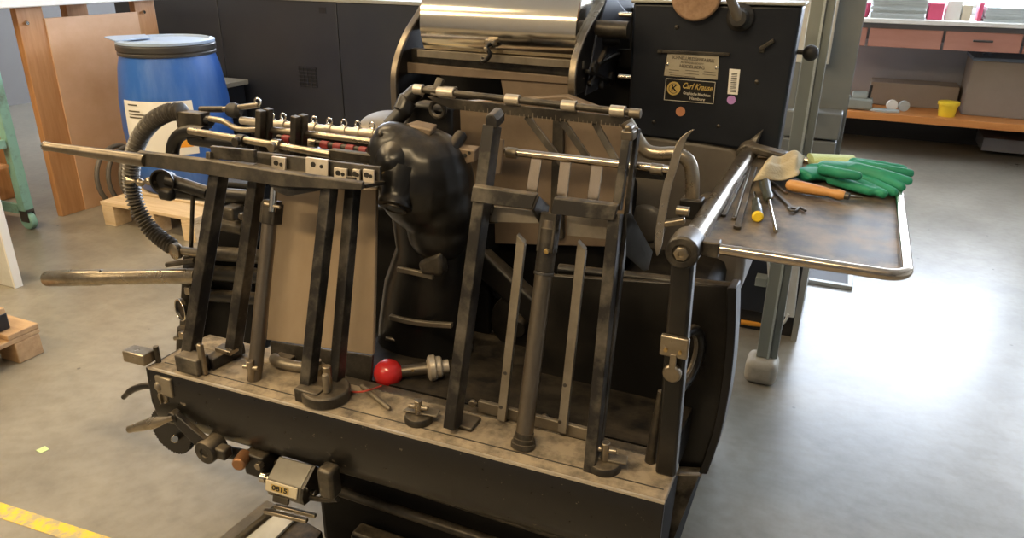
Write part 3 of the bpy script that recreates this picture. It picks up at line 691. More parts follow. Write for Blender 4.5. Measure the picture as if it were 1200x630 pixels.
rod([(262,128),(303,123)], 3.2, 'upper_rod', 'worn_steel', .03)
c = y_(274,129,.03); s = pxs(c); part(G().lathe(c-V((9*s,0,0)),(1,0,-.03),[(4*s,0),(8*s,3*s),(9*s,9*s),(8*s,16*s),(4*s,20*s)],20), 'rod_knob', 'rubber', par=rd)
part(G().ring(y_(302,121,.03)+V((0,0,.004)),(0,1,0),4*s,1.3*s,20,8), 'eyelet', 'chrome', par=rd)
rr = rod([(326,161),(432,177)], 3.6, 'roller_shaft', 'dark_steel', .01)
for k in range(7):
    x = 332+k*15; a, b_ = y_(x,161.5+(x-326)*.15,.01), y_(x+9,161.5+(x+9-326)*.15,.01)
    part(G().cyl(a,b_,4.6*s), 'roller', 'worn_steel' if k in (2,) else 'red_roller', .001, par=rr)
part(G().beam(y_(318,172,.03),y_(440,190,.03),.03,.03), 'feeder_beam', 'dark_steel', .003)
part(G().beam(y_(300,150,.06),y_(445,166,.06),.045,.03), 'feeder_back_beam', 'black_enamel', .004)
part(G().tube([y_(225,162,-.02),y_(296,172,-.02)], 8.5*s, 20), 'feeder_cylinder', 'black_gloss', .002)
# arched bracket + valve block + corrugated hose
AB = [(240,156),(222,154),(209,160),(203,172),(202,186)]
P_ = spline([y_(x,y,-.03) for x,y in AB]); part(G().tube(P_, 8*s, 14), 'arched_bracket', 'black_enamel')
vb = part(G().beam(y_(212,139,-.0),y_(242,142,.0),16*s,20*s,up=(0,0,1)), 'valve_block', 'dark_steel', .003)
part(G().cyl(y_(242,141,0),y_(248,142,0),6*s), 'valve_nut', 'black_gloss', .001, par=vb)
part(G().ring(y_(201,124,.0),(0,1,0),3.2*s,1.0*s,20,8), 'eyelet', 'chrome', par=vb)
HP = [(214,131),(197,132),(178,143),(163,163),(155,188),(154,214),(161,243),(178,270),(203,290)]
hp = spline([y_(x,y,-.0) for x,y in HP], 26); rs = []; 
acc = 0; L_ = [0]
for i in range(1,len(hp)): acc += (hp[i]-hp[i-1]).length; L_.append(acc)
rs = [9.2*s*(1+.16*math.sin(2*PI*l/.0118)) for l in L_]
# resample evenly for crisp ribs
N_ = 420; ev = []
j = 0
for k in range(N_):
    l = acc*k/(N_-1)
    while j < len(L_)-2 and L_[j+1] < l: j += 1
    t = (l-L_[j])/max(L_[j+1]-L_[j],1e-9); ev.append(hp[j].lerp(hp[j+1],t))
rs = [9.3*s*(1+.2*math.sin(2*PI*k/7.5)) for k in range(N_)]
part(G().tube(ev, rs, 18), 'air_hose', 'hose_grey', smooth=60, label='grey corrugated air hose')
c = y_(209,293,-.0); hc = part(G().lathe(c+V((-.004,-.02,0)),(0.15,1,0),[(8*s,0),(11*s,.004),(11*s,.02),(7*s,.03)],24), 'hose_coupling', 'worn_steel', .001)
part(G().cyl(c+V((.005,0,0)), y_(240,297,.0), 6*s), 'coupling_pipe', 'worn_steel', par=hc)
# oil cup, handle and arm below the bar
c = y_(190,213,-.02); s = pxs(c)
ax = V((.30,-.93,.08)).normalized()
cup = part(G().lathe(c-ax*.035,ax,[(9*s,-.01),(10*s,0),(13*s,.022),(15*s,.034),(15*s,.038),(13*s,.037),(11*s,.02),(0,.018)],28), 'cup', 'black_gloss', .0005)
part(G().cyl(c-ax*.03,y_(244,226,.03),8*s), 'cup_arm', 'black_enamel')
P_ = spline([y_(148,211,-.02),y_(158,212,-.02),y_(166,214,-.02),y_(173,212,-.02),y_(182,214,-.02)]); 
part(G().tube(P_,[ (3.6+1.6*math.sin(i*.55))*s for i in range(len(P_))],12), 'twist_handle', 'worn_steel', par=cup)
part(G().box(c+V((-.02,-.01,-.055)),c+V((.03,.02,-.02))), 'cup_bracket', 'black_enamel', .01)
rod([(226,228),(224,290)], 2.4, 'stay_rod', 'dark_steel', .02)
# control box mass at the left of the press body
a, b_ = y_(238,236,.10), y_(300,420,.10)
part(G().prism([y_(244,212,.08),y_(303,218,.08),y_(300,300,.08),y_(296,420,.08),y_(232,410,.08),y_(236,300,.08)],(0,.14,0)), 'drive_housing', 'black_body', .01)
for (x0,y0,x1,y1,r,m,d) in ((205,224,300,232,9,'black_gloss',.05),(240,296,330,302,9,'dark_steel',.05),(225,318,340,326,10,'black_enamel',.06),(256,262,287,268,8,'dark_steel',.02),(235,345,330,352,8,'black_gloss',.06)):
    a, b_ = y_(x0,y0,d), y_(x1,y1,d); part(G().cyl(a,b_,r*s), 'drive_shaft', m, .002)
c = y_(271,250,-.005); part(G().box(c-V((.02,.02,.016)),c+V((.025,.03,.022))), 'bearing_block', 'dark_steel', .006)
c = y_(283,252,-.02); part(G().cyl(c,c+V((.012,-.012,0)),.010,n=6), 'hex_nut', 'worn_steel', .001)
# throw-off lever
a, m1, b_ = y_(56,326,-.01), y_(118,325,-.01), y_(232,323,-.01)
k_ = pxs(a); lv = part(G().tube([a,a+(m1-a)*.02,m1,m1+(b_-m1)*.012,b_],[8.6*k_,9.6*k_,9.4*k_,8.2*k_,8.2*k_],28), 'lever', 'worn_steel', .001)
part(G().lathe(a,(a-b_),[(8.4*k_,-.002),(8.5*k_,.002),(6*k_,.005),(0,.005)],24), 'lever_cap', 'chrome', par=lv)
for x in (118,188): 
    q = y_(x,318,-.03); part(G().cyl(q,q+V((0,-.002,.004)),.003), 'lever_pin', 'rubber', par=lv)
rod([(196,310),(228,305)], 3.2, 'latch_pin', 'dark_steel', -.01)
# side bracket stack with small disc
part(G().prism([y_(214,300,.03),y_(236,300,.03),y_(228,420,.03),y_(208,418,.03)],(0,.03,0)), 'side_bracket', 'dark_steel', .003)
c = y_(213,363,.0); dc = part(G().lathe(c+V((0,.01,0)),(-.35,-1,.05),[(11*s,0),(14.5*s,.002),(14.5*s,.012),(12.5*s,.014),(11*s,.008),(0,.008)],32), 'dial_disc', 'black_gloss', .0005)
part(G().ring(c+V((-.004,-.003,.0)),(-.35,-1,.05),14*s,1.0*s,32,8), 'dial_rim', 'chrome', par=dc)
for (x,y) in ((222,340),(215,392),(219,325)):
    c = y_(x,y,.0); part(G().box(c-V((.010,.012,.012)),c+V((.012,.02,.014))), 'bracket_bolt', 'worn_steel', .004)
rod([(205,396),(225,393)], 2.6, 'bracket_pin', 'worn_steel', 0)
rod([(214,384),(212,424)], 6, 'bracket_post', 'dark_steel', .01)
# ---- rail's left end fittings
p = atZ(178,421,ZR)
part(G().beam(atZ(151,413,ZR+.02),atZ(176,419,ZR+.02),.040,.030), 'end_lug', 'worn_steel', .003)
part(G().cyl(atZ(186,424,ZR),atZ(186,424,ZR)+V((0,0,.045)),.007), 'end_pin', 'dark_steel', .001)
def onface(px,py,d=0): return atY(px,py,1.122+d)
part(G().box(onface(191,460)+V((-.008,-.010,.0)),onface(202,443)+V((.0,.0,.0))), 'catch_plate', 'strip_steel', .003)
c = onface(190,466,-.01); part(G().lathe(c+V((0,.01,0)),(0,-1,0),[(.016,0),(.017,.008),(.014,.011),(0,.011)],24).beam(c+V((0,-.004,-.014)),c+V((0,-.004,.014)),.004,.006), 'thumb_screw', 'worn_steel', .001)
c = onface(186,452,-.008); part(G().ball(c,.010,(1,1,1.4)), 'catch_knob', 'strip_steel')
P_ = spline([onface(145,465,.03),onface(154,457,.03),onface(168,452,.03),onface(180,452,.03)]); part(G().tube(P_,[.007]*6+[.009]*(len(P_)-6),14), 'finger_lever', 'black_gloss')
# crank: dark arm, boss and pear grip
c0, c1 = onface(205,487,-.02), onface(246,526,-.02)
cr_ = part(G().beam(c0,c1,.030,.016,up=(0,1,0),w2=.046).cyl(c0+V((0,.012,0)),c0+V((0,-.012,0)),.015), 'crank_arm', 'black_enamel', .003)
part(G().lathe(c1+V((0,.03,0)),(0,-1,0),[(.030,0),(.031,.045),(.029,.05),(.013,.05),(.012,.046),(0,.046)],32), 'crank_boss', 'dark_steel', .001, par=cr_)
part(G().box(c1+V((.02,-.01,-.014)),c1+V((.055,.02,.016))), 'crank_clamp', 'dark_steel', .005, par=cr_)
g0, g1 = onface(203,489,-.035), onface(150,503,-.05)
part(G().lathe(g0,(g1-g0),[(.006,0),(.007,.02),(.009,.03),(.0125,.05),(.0155,.075),(.014,.10),(.009,(g1-g0).length-.004),(0,(g1-g0).length)],20), 'crank_grip', 'worn_steel', par=cr_, smooth=60)
c = onface(200,505,.05); R_ = 31*pxs(c); wh = []
nt_ = 46
gg = G(); ringp = []
for k in range(nt_*4):
    a = 2*PI*k/(nt_*4); r = R_*(1.0 if k%4 in (0,1) else .955); ringp.append(c+V((math.cos(a)*r,0,math.sin(a)*r)))
part(gg.prism(ringp,(0,.016,0)), 'gear_wheel', 'black_enamel', .0, smooth=20)
part(G().cyl(onface(205,514,.045),onface(205,514,.03),.010), 'gear_bolt', 'chrome', .002)
# bits hanging beneath the rail
c = onface(286,535,.0); part(G().lathe(c,(.3,-1,0),[(.008,-.01),(.017,-.008),(.017,.03),(.014,.034),(0,.034)],20), 'pipe_plug', 'old_copper', .001)
c = onface(302,540,.02); part(G().box(c-V((.028,.02,.034)),c+V((.035,.05,.03))), 'hinge_block', 'black_enamel', .006)
c = onface(304,545,-.004); part(G().cyl(c+V((0,.008,0)),c+V((0,-.008,0)),.010,n=6), 'hex_nut', 'worn_steel', .001)
part(G().cyl(onface(262,528,.04),onface(400,560,.06),.016), 'cross_shaft', 'black_enamel')
# ---- sheet counter
CT = [(316,556),(347,582)]
f0, f1, f2, f3 = (onface(312,561,-.04),onface(346,571,-.04),onface(344,583,-.04),onface(311,573,-.04))
dn = (f3-f0).normalized(); rt = (f1-f0).normalized(); nrm = rt.cross(dn).normalized(); 
if nrm.y > 0: nrm = -nrm
W_ = (f1-f0).length; Hh = (f3-f0).length
bd = [f0-nrm*.001, f0-nrm*.05+V((.0,.0,.032)), f0-nrm*.085+V((0,0,-.01)), f0-nrm*.08+dn*.07, f0+dn*.06-nrm*.012, f3-nrm*.001]
ct = part(G().prism(bd, rt*W_*1.18), 'counter', 'counter_grey', .003, label='grey number counter')
fc = part(G().prism([f0+rt*.001,f0+rt*W_*1.1,f3+rt*W_*1.1,f3+rt*.001], nrm*.003), 'counter_face', 'counter_face', .001, par=ct)
wc = f0+rt*W_*.52+dn*Hh*.5+nrm*.0032
part(G().prism([wc-rt*W_*.30-dn*Hh*.30,wc+rt*W_*.30-dn*Hh*.30,wc+rt*W_*.30+dn*Hh*.30,wc-rt*W_*.30+dn*Hh*.30],nrm*.0006), 'number_window', 'plate_gold', par=ct)
ux_, uy_ = rt, -dn
text_mesh('digits', '0815', 'ink', ct, wc+nrm*.0012, ux_, uy_, Hh*.62, width=W_*.52, bold=.0004)
e_ = f0+rt*W_*1.19; part(G().prism([p+rt*W_*1.181 for p in bd], rt*.008), 'counter_side', 'black_gloss', .001, par=ct)
q = f3-nrm*.012+dn*.014; part(G().prism([q+rt*.02,q+rt*.065,q+rt*.065+dn*.022,q+rt*.02+dn*.022],nrm*.008), 'maker_plate', 'dark_steel', .001, par=ct)
kn = f0-rt*.002+dn*.012-nrm*.015; part(G().lathe(kn,-rt,[(.008,0),(.008,.006),(.013,.007),(.013,.022),(.010,.024),(0,.024)],24), 'reset_knob', 'chrome', .0005, par=ct)
kk = f0+rt*(W_*1.19+.009)+dn*.03-nrm*.03; part(G().cyl(kk,kk+rt*.012,.006), 'counter_screw', 'chrome', .001, par=ct)
part(G().tube([kk+dn*.02,kk+rt*.05+dn*.01,kk+rt*.08+dn*.02+V((0,0,.02))],.006,12), 'counter_arm', 'dark_steel')
part(G().box(onface(383,566,-.02)-V((.02,.01,.04)),onface(383,566,-.02)+V((.02,.03,.04))), 'counter_bracket', 'dark_steel', .008)
part(G().beam(onface(310,598,-.02),onface(360,610,-.01),.012,.010).beam(onface(322,592,-.0),onface(370,604,.01),.010,.010), 'counter_rail', 'worn_steel', .002)
# foot frame under the counter
zf = .22
f = [atZ(313,585,zf),atZ(323,590,zf),atZ(248,652,zf),atZ(228,652,zf)]
part(G().prism(f,(0,0,-.03)), 'foot_frame', 'strip_steel', .002)
f = [atZ(329,597,zf-.02),atZ(349,604,zf-.02),atZ(300,652,zf-.02),atZ(262,652,zf-.02)]
part(G().prism(f,(0,0,-.008)), 'foot_plate', 'white_grey', .001)
part(G().prism([atZ(349,604,zf-.03),atZ(378,622,zf-.03),atZ(360,652,zf-.03),atZ(300,652,zf-.03)],(0,0,-.15)), 'foot_block', 'black_enamel', .004)
# ---- the right pile frame
stand('post', (530,500), (577,147), .026, .0, .040)
a, b_ = atF(574,160,.02), atF(577,138,.02)
a = atF(575.5,150,.0); s = pxs(a)
part(G().prism([a+V((-.013,0,.0)),a+V((.013,0,.0)),a+V((.012,.002,.015)),a+V((.002,.004,.026)),a+V((-.010,.004,.026)),a+V((-.013,0,.02))],(0,.038,.008)), 'post_tip', 'frame_steel', .002)
p = atZ(538,503,ZR); part(G().box(p+V((-.03,.0,0)),p+V((.03,.05,.010))), 'post_foot', 'dark_steel', .003)
stand('post', (692,553), (722,250), .024, .0, .030)
stand('upper_post', (723,246), (736,156), .017, .0, .018)
p = atF(737,158,.01); s = pxs(p); part(G().box(p+V((-.013,-.013,-.010)),p+V((.011,.018,.010))).cyl(p+V((0,-.012,.012)),p+V((0,.014,.014)),.008), 'post_clamp', 'column_steel', .004)
stand('back_post', (702,530), (747,150), .010, .035, .020)
def strip(pb,pt,d,w,holes):
    a, b_ = atF(*pb,d), atF(*pt,d)
    o = part(G().beam(a,b_,w,.012,up=(0,1,0)).prism([b_+V((-w/2,-.006,0)),b_+V((w/2,-.006,0)),b_+V((-w/2,-.003,.016))],(0,.012,.003)), 'guide_strip', 'strip_steel', .001)
    for h in holes:
        c = atF(*h,d-.0065); part(G().cyl(c,c+V((0,-.0012,0)),.0042), 'screw_hole', 'ring_steel', par=o)
strip((588,492),(611,284),.085,.0195,((592,437),(587,477)))
strip((659,506),(682,292),.085,.0195,((662,451),(656,494)))
# front table brackets
def bracket(tl,tr,br,bl,dep,name='table_bracket'):
    P_ = [atF(*k,-.012) for k in (tl,tr,br,bl)]
    return part(G().prism(P_,(0,.012,.003)), name, 'frame_steel', .002)
bracket((554,218),(629,229),(623,246),(551,236),0)
bracket((649,232),(724,241),(719,259),(645,251),0)
a = [atF(629,229,-.011),atF(641,240,.07),atF(637,271,.07),atF(622,246,-.011)]
part(G().prism(a,(.006,.0,0)), 'bracket_arm', 'frame_steel', .002)
part(G().prism([atF(574,241,.05),atF(622,247,.05),atF(634,262,.05),atF(574,260,.05)],(0,.008,0)), 'bracket_plate', 'strip_steel', .001)
part(G().prism([atF(664,252,.05),atF(715,258,.05),atF(715,281,.05),atF(664,276,.05)],(0,.008,0)), 'bracket_plate', 'strip_steel', .001)
part(G().prism([atF(733,250,.02),atF(759,296,.10),atF(754,318,.10),atF(733,300,.02)],(.008,.012,0)), 'side_wing', 'black_gloss', .002)
part(G().prism([atF(561,220,.02),atF(568,222,.02),atF(580,262,.06),atF(570,262,.06)],(.006,.01,0)), 'bracket_arm', 'frame_steel', .002)
# column
a, b_ = atF(613,521,.03), atF(645,258,.03); ax = (b_-a).normalized(); Lc = (b_-a).length
cl = part(G().cyl(a,a+ax*Lc,.0185,n=30), 'column', 'column_steel')
q = atF(637,318,.03); tt = (q-a).dot(ax)
part(G().cyl(a+ax*tt,a+ax*(tt+.09),.0195,n=30).beam(a+ax*(tt+.04),a+ax*(tt+.12),.036,.03,up=(0,1,0)), 'column_sleeve', 'dark_steel', .002, par=cl)
part(G().cyl(a+ax*(tt-.006),a+ax*(tt),.021,n=30), 'column_ring', 'ring_steel', .001, par=cl)
q = atF(641,293,.008); part(G().cyl(q,q+V((0,-.006,-.002)),.0055), 'sleeve_screw', 'brass', .001, par=cl)
part(G().lathe(a-ax*.004,ax,[(.026,0),(.026,.010),(.023,.011),(.023,.020),(.020,.021),(.020,.032),(.018,.033)],30), 'column_socket', 'dark_steel', par=cl)
# sill behind the strips
a, b_ = atZ(560,482,ZR), atZ(690,517,ZR); 
part(G().prism([a+V((0,0,0)),b_,b_+V((0,0,.028)),a+V((0,0,.028))],(0,.012,0)), 'sill', 'strip_steel', .002)
for (x,y) in ((640,487),(556,470)):
    p = atZ(x,y,ZR+.02); part(G().cyl(p+V((0,-.004,0)),p+V((0,-.014,0)),.009), 'sill_bolt', 'worn_steel', .002)
part(G().prism([V((-1.30,1.30,.642)),V((-.22,1.335,.642)),V((-.22,1.6,.60)),V((-1.1,1.6,.60))],(0,0,-.012)), 'drip_tray', 'black_body')
for (x,y,h,bs) in ((491,492,.052,.032),(708,547,.060,.034)): 
    p = tbolt(x,y,h,bs,.022)
    part(G().prism([p+V((-.034,-.01,.0185)),p+V((.045,.0,.0185)),p+V((.04,.026,.0185)),p+V((-.03,.02,.0185))],(0,0,.004)), 'clamp_strap', 'strip_steel', .001)
p = atZ(400,447,ZR)
# delivery: chrome bar, light strips, hook
a, b_ = atF(592,177,.075), atF(786,199,.075)
cb = part(G().cyl(a,b_,.0085,n=20), 'delivery_bar', 'bar_chrome')
for x in (600,770): 
    c = atF(x,178+(x-592)*.113,.075); part(G().cyl(c-V((.012,0,0)),c+V((.012,0,0)),.0115), 'bar_collar', 'worn_steel', .001, par=cb)
part(G().beam(atF(588,163,.07),atF(584,204,.07),.012,.006,up=(0,1,0)), 'hook_strip', 'platen_brown', .002)
for (xt,xb) in ((629,621),(663,657),(700,693)):
    part(G().beam(atF(xt,186+(xt-629)*.11,.085),atF(xb,240+(xt-629)*.12,.085),.024,.006,up=(0,1,0)), 'delivery_strip', 'bar_chrome', .001)
part(G().beam(atF(735,200,.09),atF(783,205,.09),.022,.012,up=(0,1,0)), 'bar_block', 'black_enamel', .003)
# S-shaped side blade with its bracket
S_ = [(812,152),(801,162),(793,180),(788,198),(782,217),(777,243),(773,267),(771,287),(770,300)]
P_ = spline([atF(x,y,.02) for x,y in S_],6); rings = []; n_ = len(P_)
for i,p in enumerate(P_):
    t = i/(n_-1); w = .0075*min(1,.25+4*t,.12+6*(1-t)); rings.append([p+V((-w,0,0)),p+V((w,.002,0)),p+V((w,.007,0)),p+V((-w,.005,0))])
part(G().loft(rings), 'side_blade', 'worn_steel', .0008, smooth=50)
MAT['brass']
c = atF(790,262,.03); bl_ = part(G().beam(atF(778,262,.032),atF(803,258,.032),.018,.012), 'blade_bracket', 'worn_steel', .003)
c = atF(800,247,.03); part(G().cyl(c+V((-.012,0,0)),c+V((.012,0,0)),.009), 'bracket_screw', 'worn_steel', .001, par=bl_)
# bent pipe
Pp = [(734,142),(746,162),(757,176),(772,180),(792,180),(806,188),(811,204),(811,232)]
P_ = spline([atY(x,y,1.52) for x,y in Pp]); part(G().tube(P_,.0145,18), 'bent_pipe', 'worn_steel')
c = atY(811,243,1.52); part(G().box(c-V((.024,.02,.022)),c+V((.022,.02,.022))), 'pipe_joint', 'black_enamel', .005)
part(G().beam(c+V((.0,.0,-.01)),c+V((-.0,.25,-.05)),.03,.03), 'pipe_support', 'black_enamel', .004)
# ---- ruler bar over the platen
YU = 1.58
a, b_ = atY(485,104,YU), atY(748,133,YU)
ub = part(G().cyl(a,b_,.0078,n=18), 'gripper_shaft', 'dark_steel')
for (x,w) in ((491,6),(523,11),(601,9),(667,9),(724,9)):
    c = atY(x,104+(x-485)*.11,YU); k = w*pxs(c); part(G().cyl(c-V((k,0,0)),c+V((k,0,0)),.0125,n=20), 'shaft_collar', 'clip_white', .001, par=ub)
part(G().cyl(b_-V((.02,0,0)),b_+V((.006,0,0)),.0105), 'shaft_end', 'strip_steel', .002, par=ub)
g = G().prism([atY(500,113,YU+.0),atY(742,138,YU+.0),atY(736,149,YU+.0),atY(530,128,YU+.0),atY(510,120,YU+.0)],(0,.008,0))
rl_ = part(g, 'ruler_bar', 'dark_steel', .001)
gg = G()
for k in range(36):
    x = 545+k*5.3; p = atY(x,129.3+(x-530)*.102,YU-.0008); gg.box(p+V((-.0008,0,0)),p+V((.0008,.0006,.007+.006*(k%5==0))))
part(gg, 'ruler_ticks', 'strip_steel', par=rl_)
for (x0,y0,x1,y1) in ((617,136,660,193),(657,139,693,191),(697,143,722,189)):
    part(G().beam(atY(x0,y0,YU+.012),atY(x1,y1,YU-.07),.016,.006,up=(0,1,0)), 'gripper_finger', 'dark_steel', .001)
part(G().beam(atY(517,92,YU+.02),atY(508,113,YU-.005),.02,.012,up=(0,1,0)).beam(atY(500,103,YU+.01),atY(535,105,YU+.01),.018,.012), 'shaft_bracket', 'dark_steel', .003)
# black arm carrying the shaft, at the upper left
P_ = spline([atY(490,106,YU+.03),atY(478,117,YU+.02),atY(470,133,YU-.0),atY(456,148,YU-.02)]); part(G().tube(P_,[.020]*8+[.024]*8+[.02]*(len(P_)-16),18), 'gripper_arm', 'black_gloss')
part(G().prism([atY(482,120,YU+.05),atY(528,126,YU+.05),atY(530,185,YU+.05),atY(500,180,YU+.05),atY(470,150,YU+.05)],(0,.06,0)), 'arm_bearing', 'black_enamel', .012)
part(G().ring(atY(513,128,YU+.035),(0,1,0),.019,.006,28,10), 'bearing_ring', 'dark_steel')
part(G().cyl(atY(541,158,YU+.0),atY(528,176,YU-.05),.016), 'bearing_stub', 'black_enamel', .003)
c = atY(452,147,YU+.09); part(G().lathe(c,(0.05,-.25,1),[(.065,0),(.066,.012),(.06,.016),(0,.018)],36), 'cover_disc', 'strip_steel', .001)
# ---- the swivelling black head casting
YH = 1.47
def h_(px,py,d=0): return atY(px,py,YH+d)
s = pxs(h_(495,200)); g = G()
g.ball(h_(499,212,.06),66*s,(.92,.9,1.0))
g.ball(h_(480,192,.04),56*s,(.92,.85,.86))
g.ball(h_(464,183,.03),42*s,(.86,.85,.92))
g.ball(h_(518,238,.07),52*s,(.85,.9,1.0))
g.ball(h_(484,226,.03),46*s,(.9,.85,.9))
g.ball(h_(515,270,.07),44*s,(.95,.9,.9))
g.ball(h_(462,160,.02),26*s,(1.0,.8,.7))
hd = part(g, 'head_casting', 'black_gloss', 0, remesh=.0045, relax=26, label='bulging black swivel head')
ax = V((.05,-.62,-.78)).normalized(); q = h_(466,231,-.045)
part(G().lathe(q,ax,[(30*s,-.06),(26*s,-.03),(22*s,-.012),(20*s,.0),(19.5*s,.012),(20.5*s,.016),(20.5*s,.026),(18*s,.028),(0,.028)],36), 'head_boss', 'black_gloss', .001, par=hd, smooth=50)
part(G().lathe(h_(455,190,-.058),V((.1,-1,.25)),[(30*s,-.035),(21*s,-.018),(14*s,-.007),(9*s,-.001),(5*s,.003),(0,.004)],32), 'head_knuckle', 'black_gloss', 0, par=hd, smooth=70)
c = q+ax*.028; part(G().lathe(c,ax,[(15*s,-.006),(15*s,.004),(11*s,.005),(10*s,.002),(0,.002)],30), 'head_plug', 'dark_steel', .001, par=hd)
c = h_(438,203,-.058); part(G().lathe(c,V((-.5,-.9,.1)),[(5.2*s,-.02),(5.2*s,.004),(3.6*s,.005),(3*s,.001),(0,.001)],20), 'oil_hole', 'brass', par=hd)
c = h_(446,157,-.045); part(G().ball(c,3.2*s), 'head_rivet', 'dark_steel', par=hd)
part(G().prism([h_(466,152,.03),h_(482,147,.03),h_(506,152,.03),h_(504,160,.03),h_(480,158,.03)],(0,.03,.008)), 'head_lug', 'platen_brown', .004)
tb = part(G().prism([h_(522,172,.07),h_(556,176,.07),h_(556,190,.07),h_(540,194,.07),h_(524,186,.07)],(0,.03,.004)), 'toothed_block', 'platen_brown', .003)
for (x,y,r) in ((536,178,3),(545,182,2.5),(540,187,2.2),(550,179,2)):
    c = h_(x,y,.069); part(G().cyl(c,c+V((0,-.001,0)),r*s), 'block_hole', 'rubber', par=tb)
# neck and body of the casting below
ell = []
for (cx_,cy_,rx,ryy) in ((505,240,50,.09),(507,290,44,.085),(500,330,52,.09),(497,380,56,.10),(500,430,62,.11),(505,480,75,.12)):
    c = h_(cx_,cy_,.12); k = pxs(c)
    ell.append([c+V((math.cos(t)*rx*k, math.sin(t)*ryy, 0)) for t in [2*PI*i/32 for i in range(32)]])
nk = part(G().loft(ell), 'neck_casting', 'black_gloss', 0, smooth=60)
part(G().prism([h_(488,308,-.0),h_(515,296,-.0),h_(518,325,.0),h_(492,322,-.0)],(0,.04,0)), 'neck_lug', 'dark_steel', .01, par=nk)
for P0 in ([(466,315),(487,319),(508,324)],[(457,371),(490,378),(530,381)]):
    pts = spline([h_(x,y,.018) for x,y in P0]); g = G()
    g.loft([[p+V((0,-.006,-.007)),p+V((0,-.006,.007)),p+V((0,.006,.007)),p+V((0,.006,-.007))] for p in pts])
    part(g, 'wear_strip', 'strip_steel', .002)
c = h_(452,396,.02); part(G().cyl(c,c+V((.03,.01,-.006)),.006), 'body_pin', 'worn_steel', .001)
# ---- main frame of the press
part(G().box((-1.06,1.80,.49),(-.52,2.42,1.02)), 'main_frame', 'black_body', .03)
part(G().prism([atY(432,243,1.72),atY(570,235,1.72),atY(575,500,1.72),atY(410,495,1.72)],(0,.3,0)), 'frame_cheek', 'black_body', .01)
c = V(atY(565,400,1.74)); 
gear = part(G().lathe(c+V((0,.03,0)),(0,-1,0),[(.17,0),(.17,.022),(.155,.026),(.15,.012),(.06,.012),(.055,.034),(0,.036)],56), 'cam_disc', 'black_enamel', .002)
part(G().lathe(atY(610,380,1.70),(0,-1,0),[(.09,-.03),(.09,.0),(.07,.004),(.03,.004),(.025,.03),(0,.03)],40), 'pulley', 'black_gloss', .002)
part(G().cyl(atY(655,315,1.62),atY(862,338,1.62),.014), 'tie_bar', 'black_gloss', .002)
part(G().beam(atY(690,420,1.7),atY(560,300,1.72),.07,.05,up=(0,1,0)), 'link_arm', 'black_enamel', .01)
part(G().cyl(atY(700,352,1.6),atY(668,345,1.62),.02), 'shaft_stub', 'dark_steel', .003)
# guard sheet on the right
YG2 = 1.58
gp = [(640,322),(700,326),(858,336),(856,400),(850,455),(840,505),(824,553),(700,545),(600,520)]
gd = part(G().prism([atY(x,y,YG2) for x,y in gp],(0,.014,0)), 'guard_sheet', 'black_gloss', .003)
ed = spline([atY(x,y,YG2-.008) for x,y in gp[2:7]]); rings = []
for p in ed: rings.append([p+V((-.010,-.012,0)),p+V((.010,-.006,0)),p+V((.012,.05,0)),p+V((-.006,.05,0))])
part(G().loft(rings), 'guard_rim', 'black_enamel', .003, par=gd, smooth=50)
part(G().beam(atY(700,546,YG2-.012),atY(822,553,YG2-.012),.012,.02), 'guard_lip', 'rail_top', .002, par=gd)
part(G().box((-.50,YG2+.016,.40),(-.24,2.3,.80)), 'flywheel_case', 'black_body', .03)
c = atY(803,421,1.50); part(G().ring(c,(.96,-.28,0),.070,.012,48,12), 'hand_wheel', 'black_enamel')
part(G().ring(c+V((-.004,.002,0)),(.96,-.28,0),.060,.006,48,10), 'wheel_rim', 'strip_steel')
part(G().cyl(c+V((-.03,.01,0)),c+V((.004,-.001,0)),.012).beam(c+V((0,0,-.06)),c+V((0,0,.06)),.012,.008,up=(.96,-.28,0)), 'wheel_hub', 'black_enamel', .003)
# lower cover under the name panel; bright floor's reflection painted in as grey
YP = 2.10
cp = [(742,150),(862,168),(872,182),(876,240),(874,300),(868,345),(640,345),(690,250)]
part(G().prism([atY(x,y,YP-.02) for x,y in cp],(0,.40,0)), 'lower_cover', 'cover_sheen_lever_grey', .025, seg=4, label='lower cover with floor reflection painted in taupe grey')
part(G().ball(atY(757,262,YP-.02),.06,(1,.35,1)), 'cover_boss', 'cover_sheen_lever_grey')
# name panel
pp = [(742,3),(941,7),(905,215),(880,212),(872,176),(820,168),(752,160),(735,150)]
P_ = [atY(x,y,YP-.03) for x,y in pp]
pn = part(G().prism(P_,(0,.10,0)), 'control_cabinet', 'panel_blue', .008)
part(G().prism([p+V((-.05 if i in (1,2) else .0,.101,-.01 if i<2 else .02)) for i,p in enumerate([P_[0],P_[1]+V((-.04,0,0)),P_[2]+V((-.08,0,0)),P_[7]])],(0,.4,0)), 'cabinet_back', 'black_body', .01)
part(G().prism([P_[0]+V((-.004,-.006,0)),P_[1]+V((.006,-.006,0)),P_[1]+V((.006,.11,.0)),P_[0]+V((-.004,.11,0))],(0,0,.008)), 'cabinet_lid', 'table_grey', .003, par=pn)
YN = YP-.0305
def n_(px,py,d=0): return atY(px,py,YN+d)
def quad(q,dep): P_ = [n_(*k) for k in q]; return G().prism(P_,(0,-dep,0))
np_ = part(quad([(783,60),(843,65.5),(841,93.5),(778,88.5)],.003), 'maker_plate', 'plate_metal', .0008, par=pn)
ux = (n_(843,65.5)-n_(783,60)).normalized(); ux = V((ux.x,0,ux.z)).normalized(); uy = V((-ux.z,0,ux.x)); s = pxs(n_(810,78))
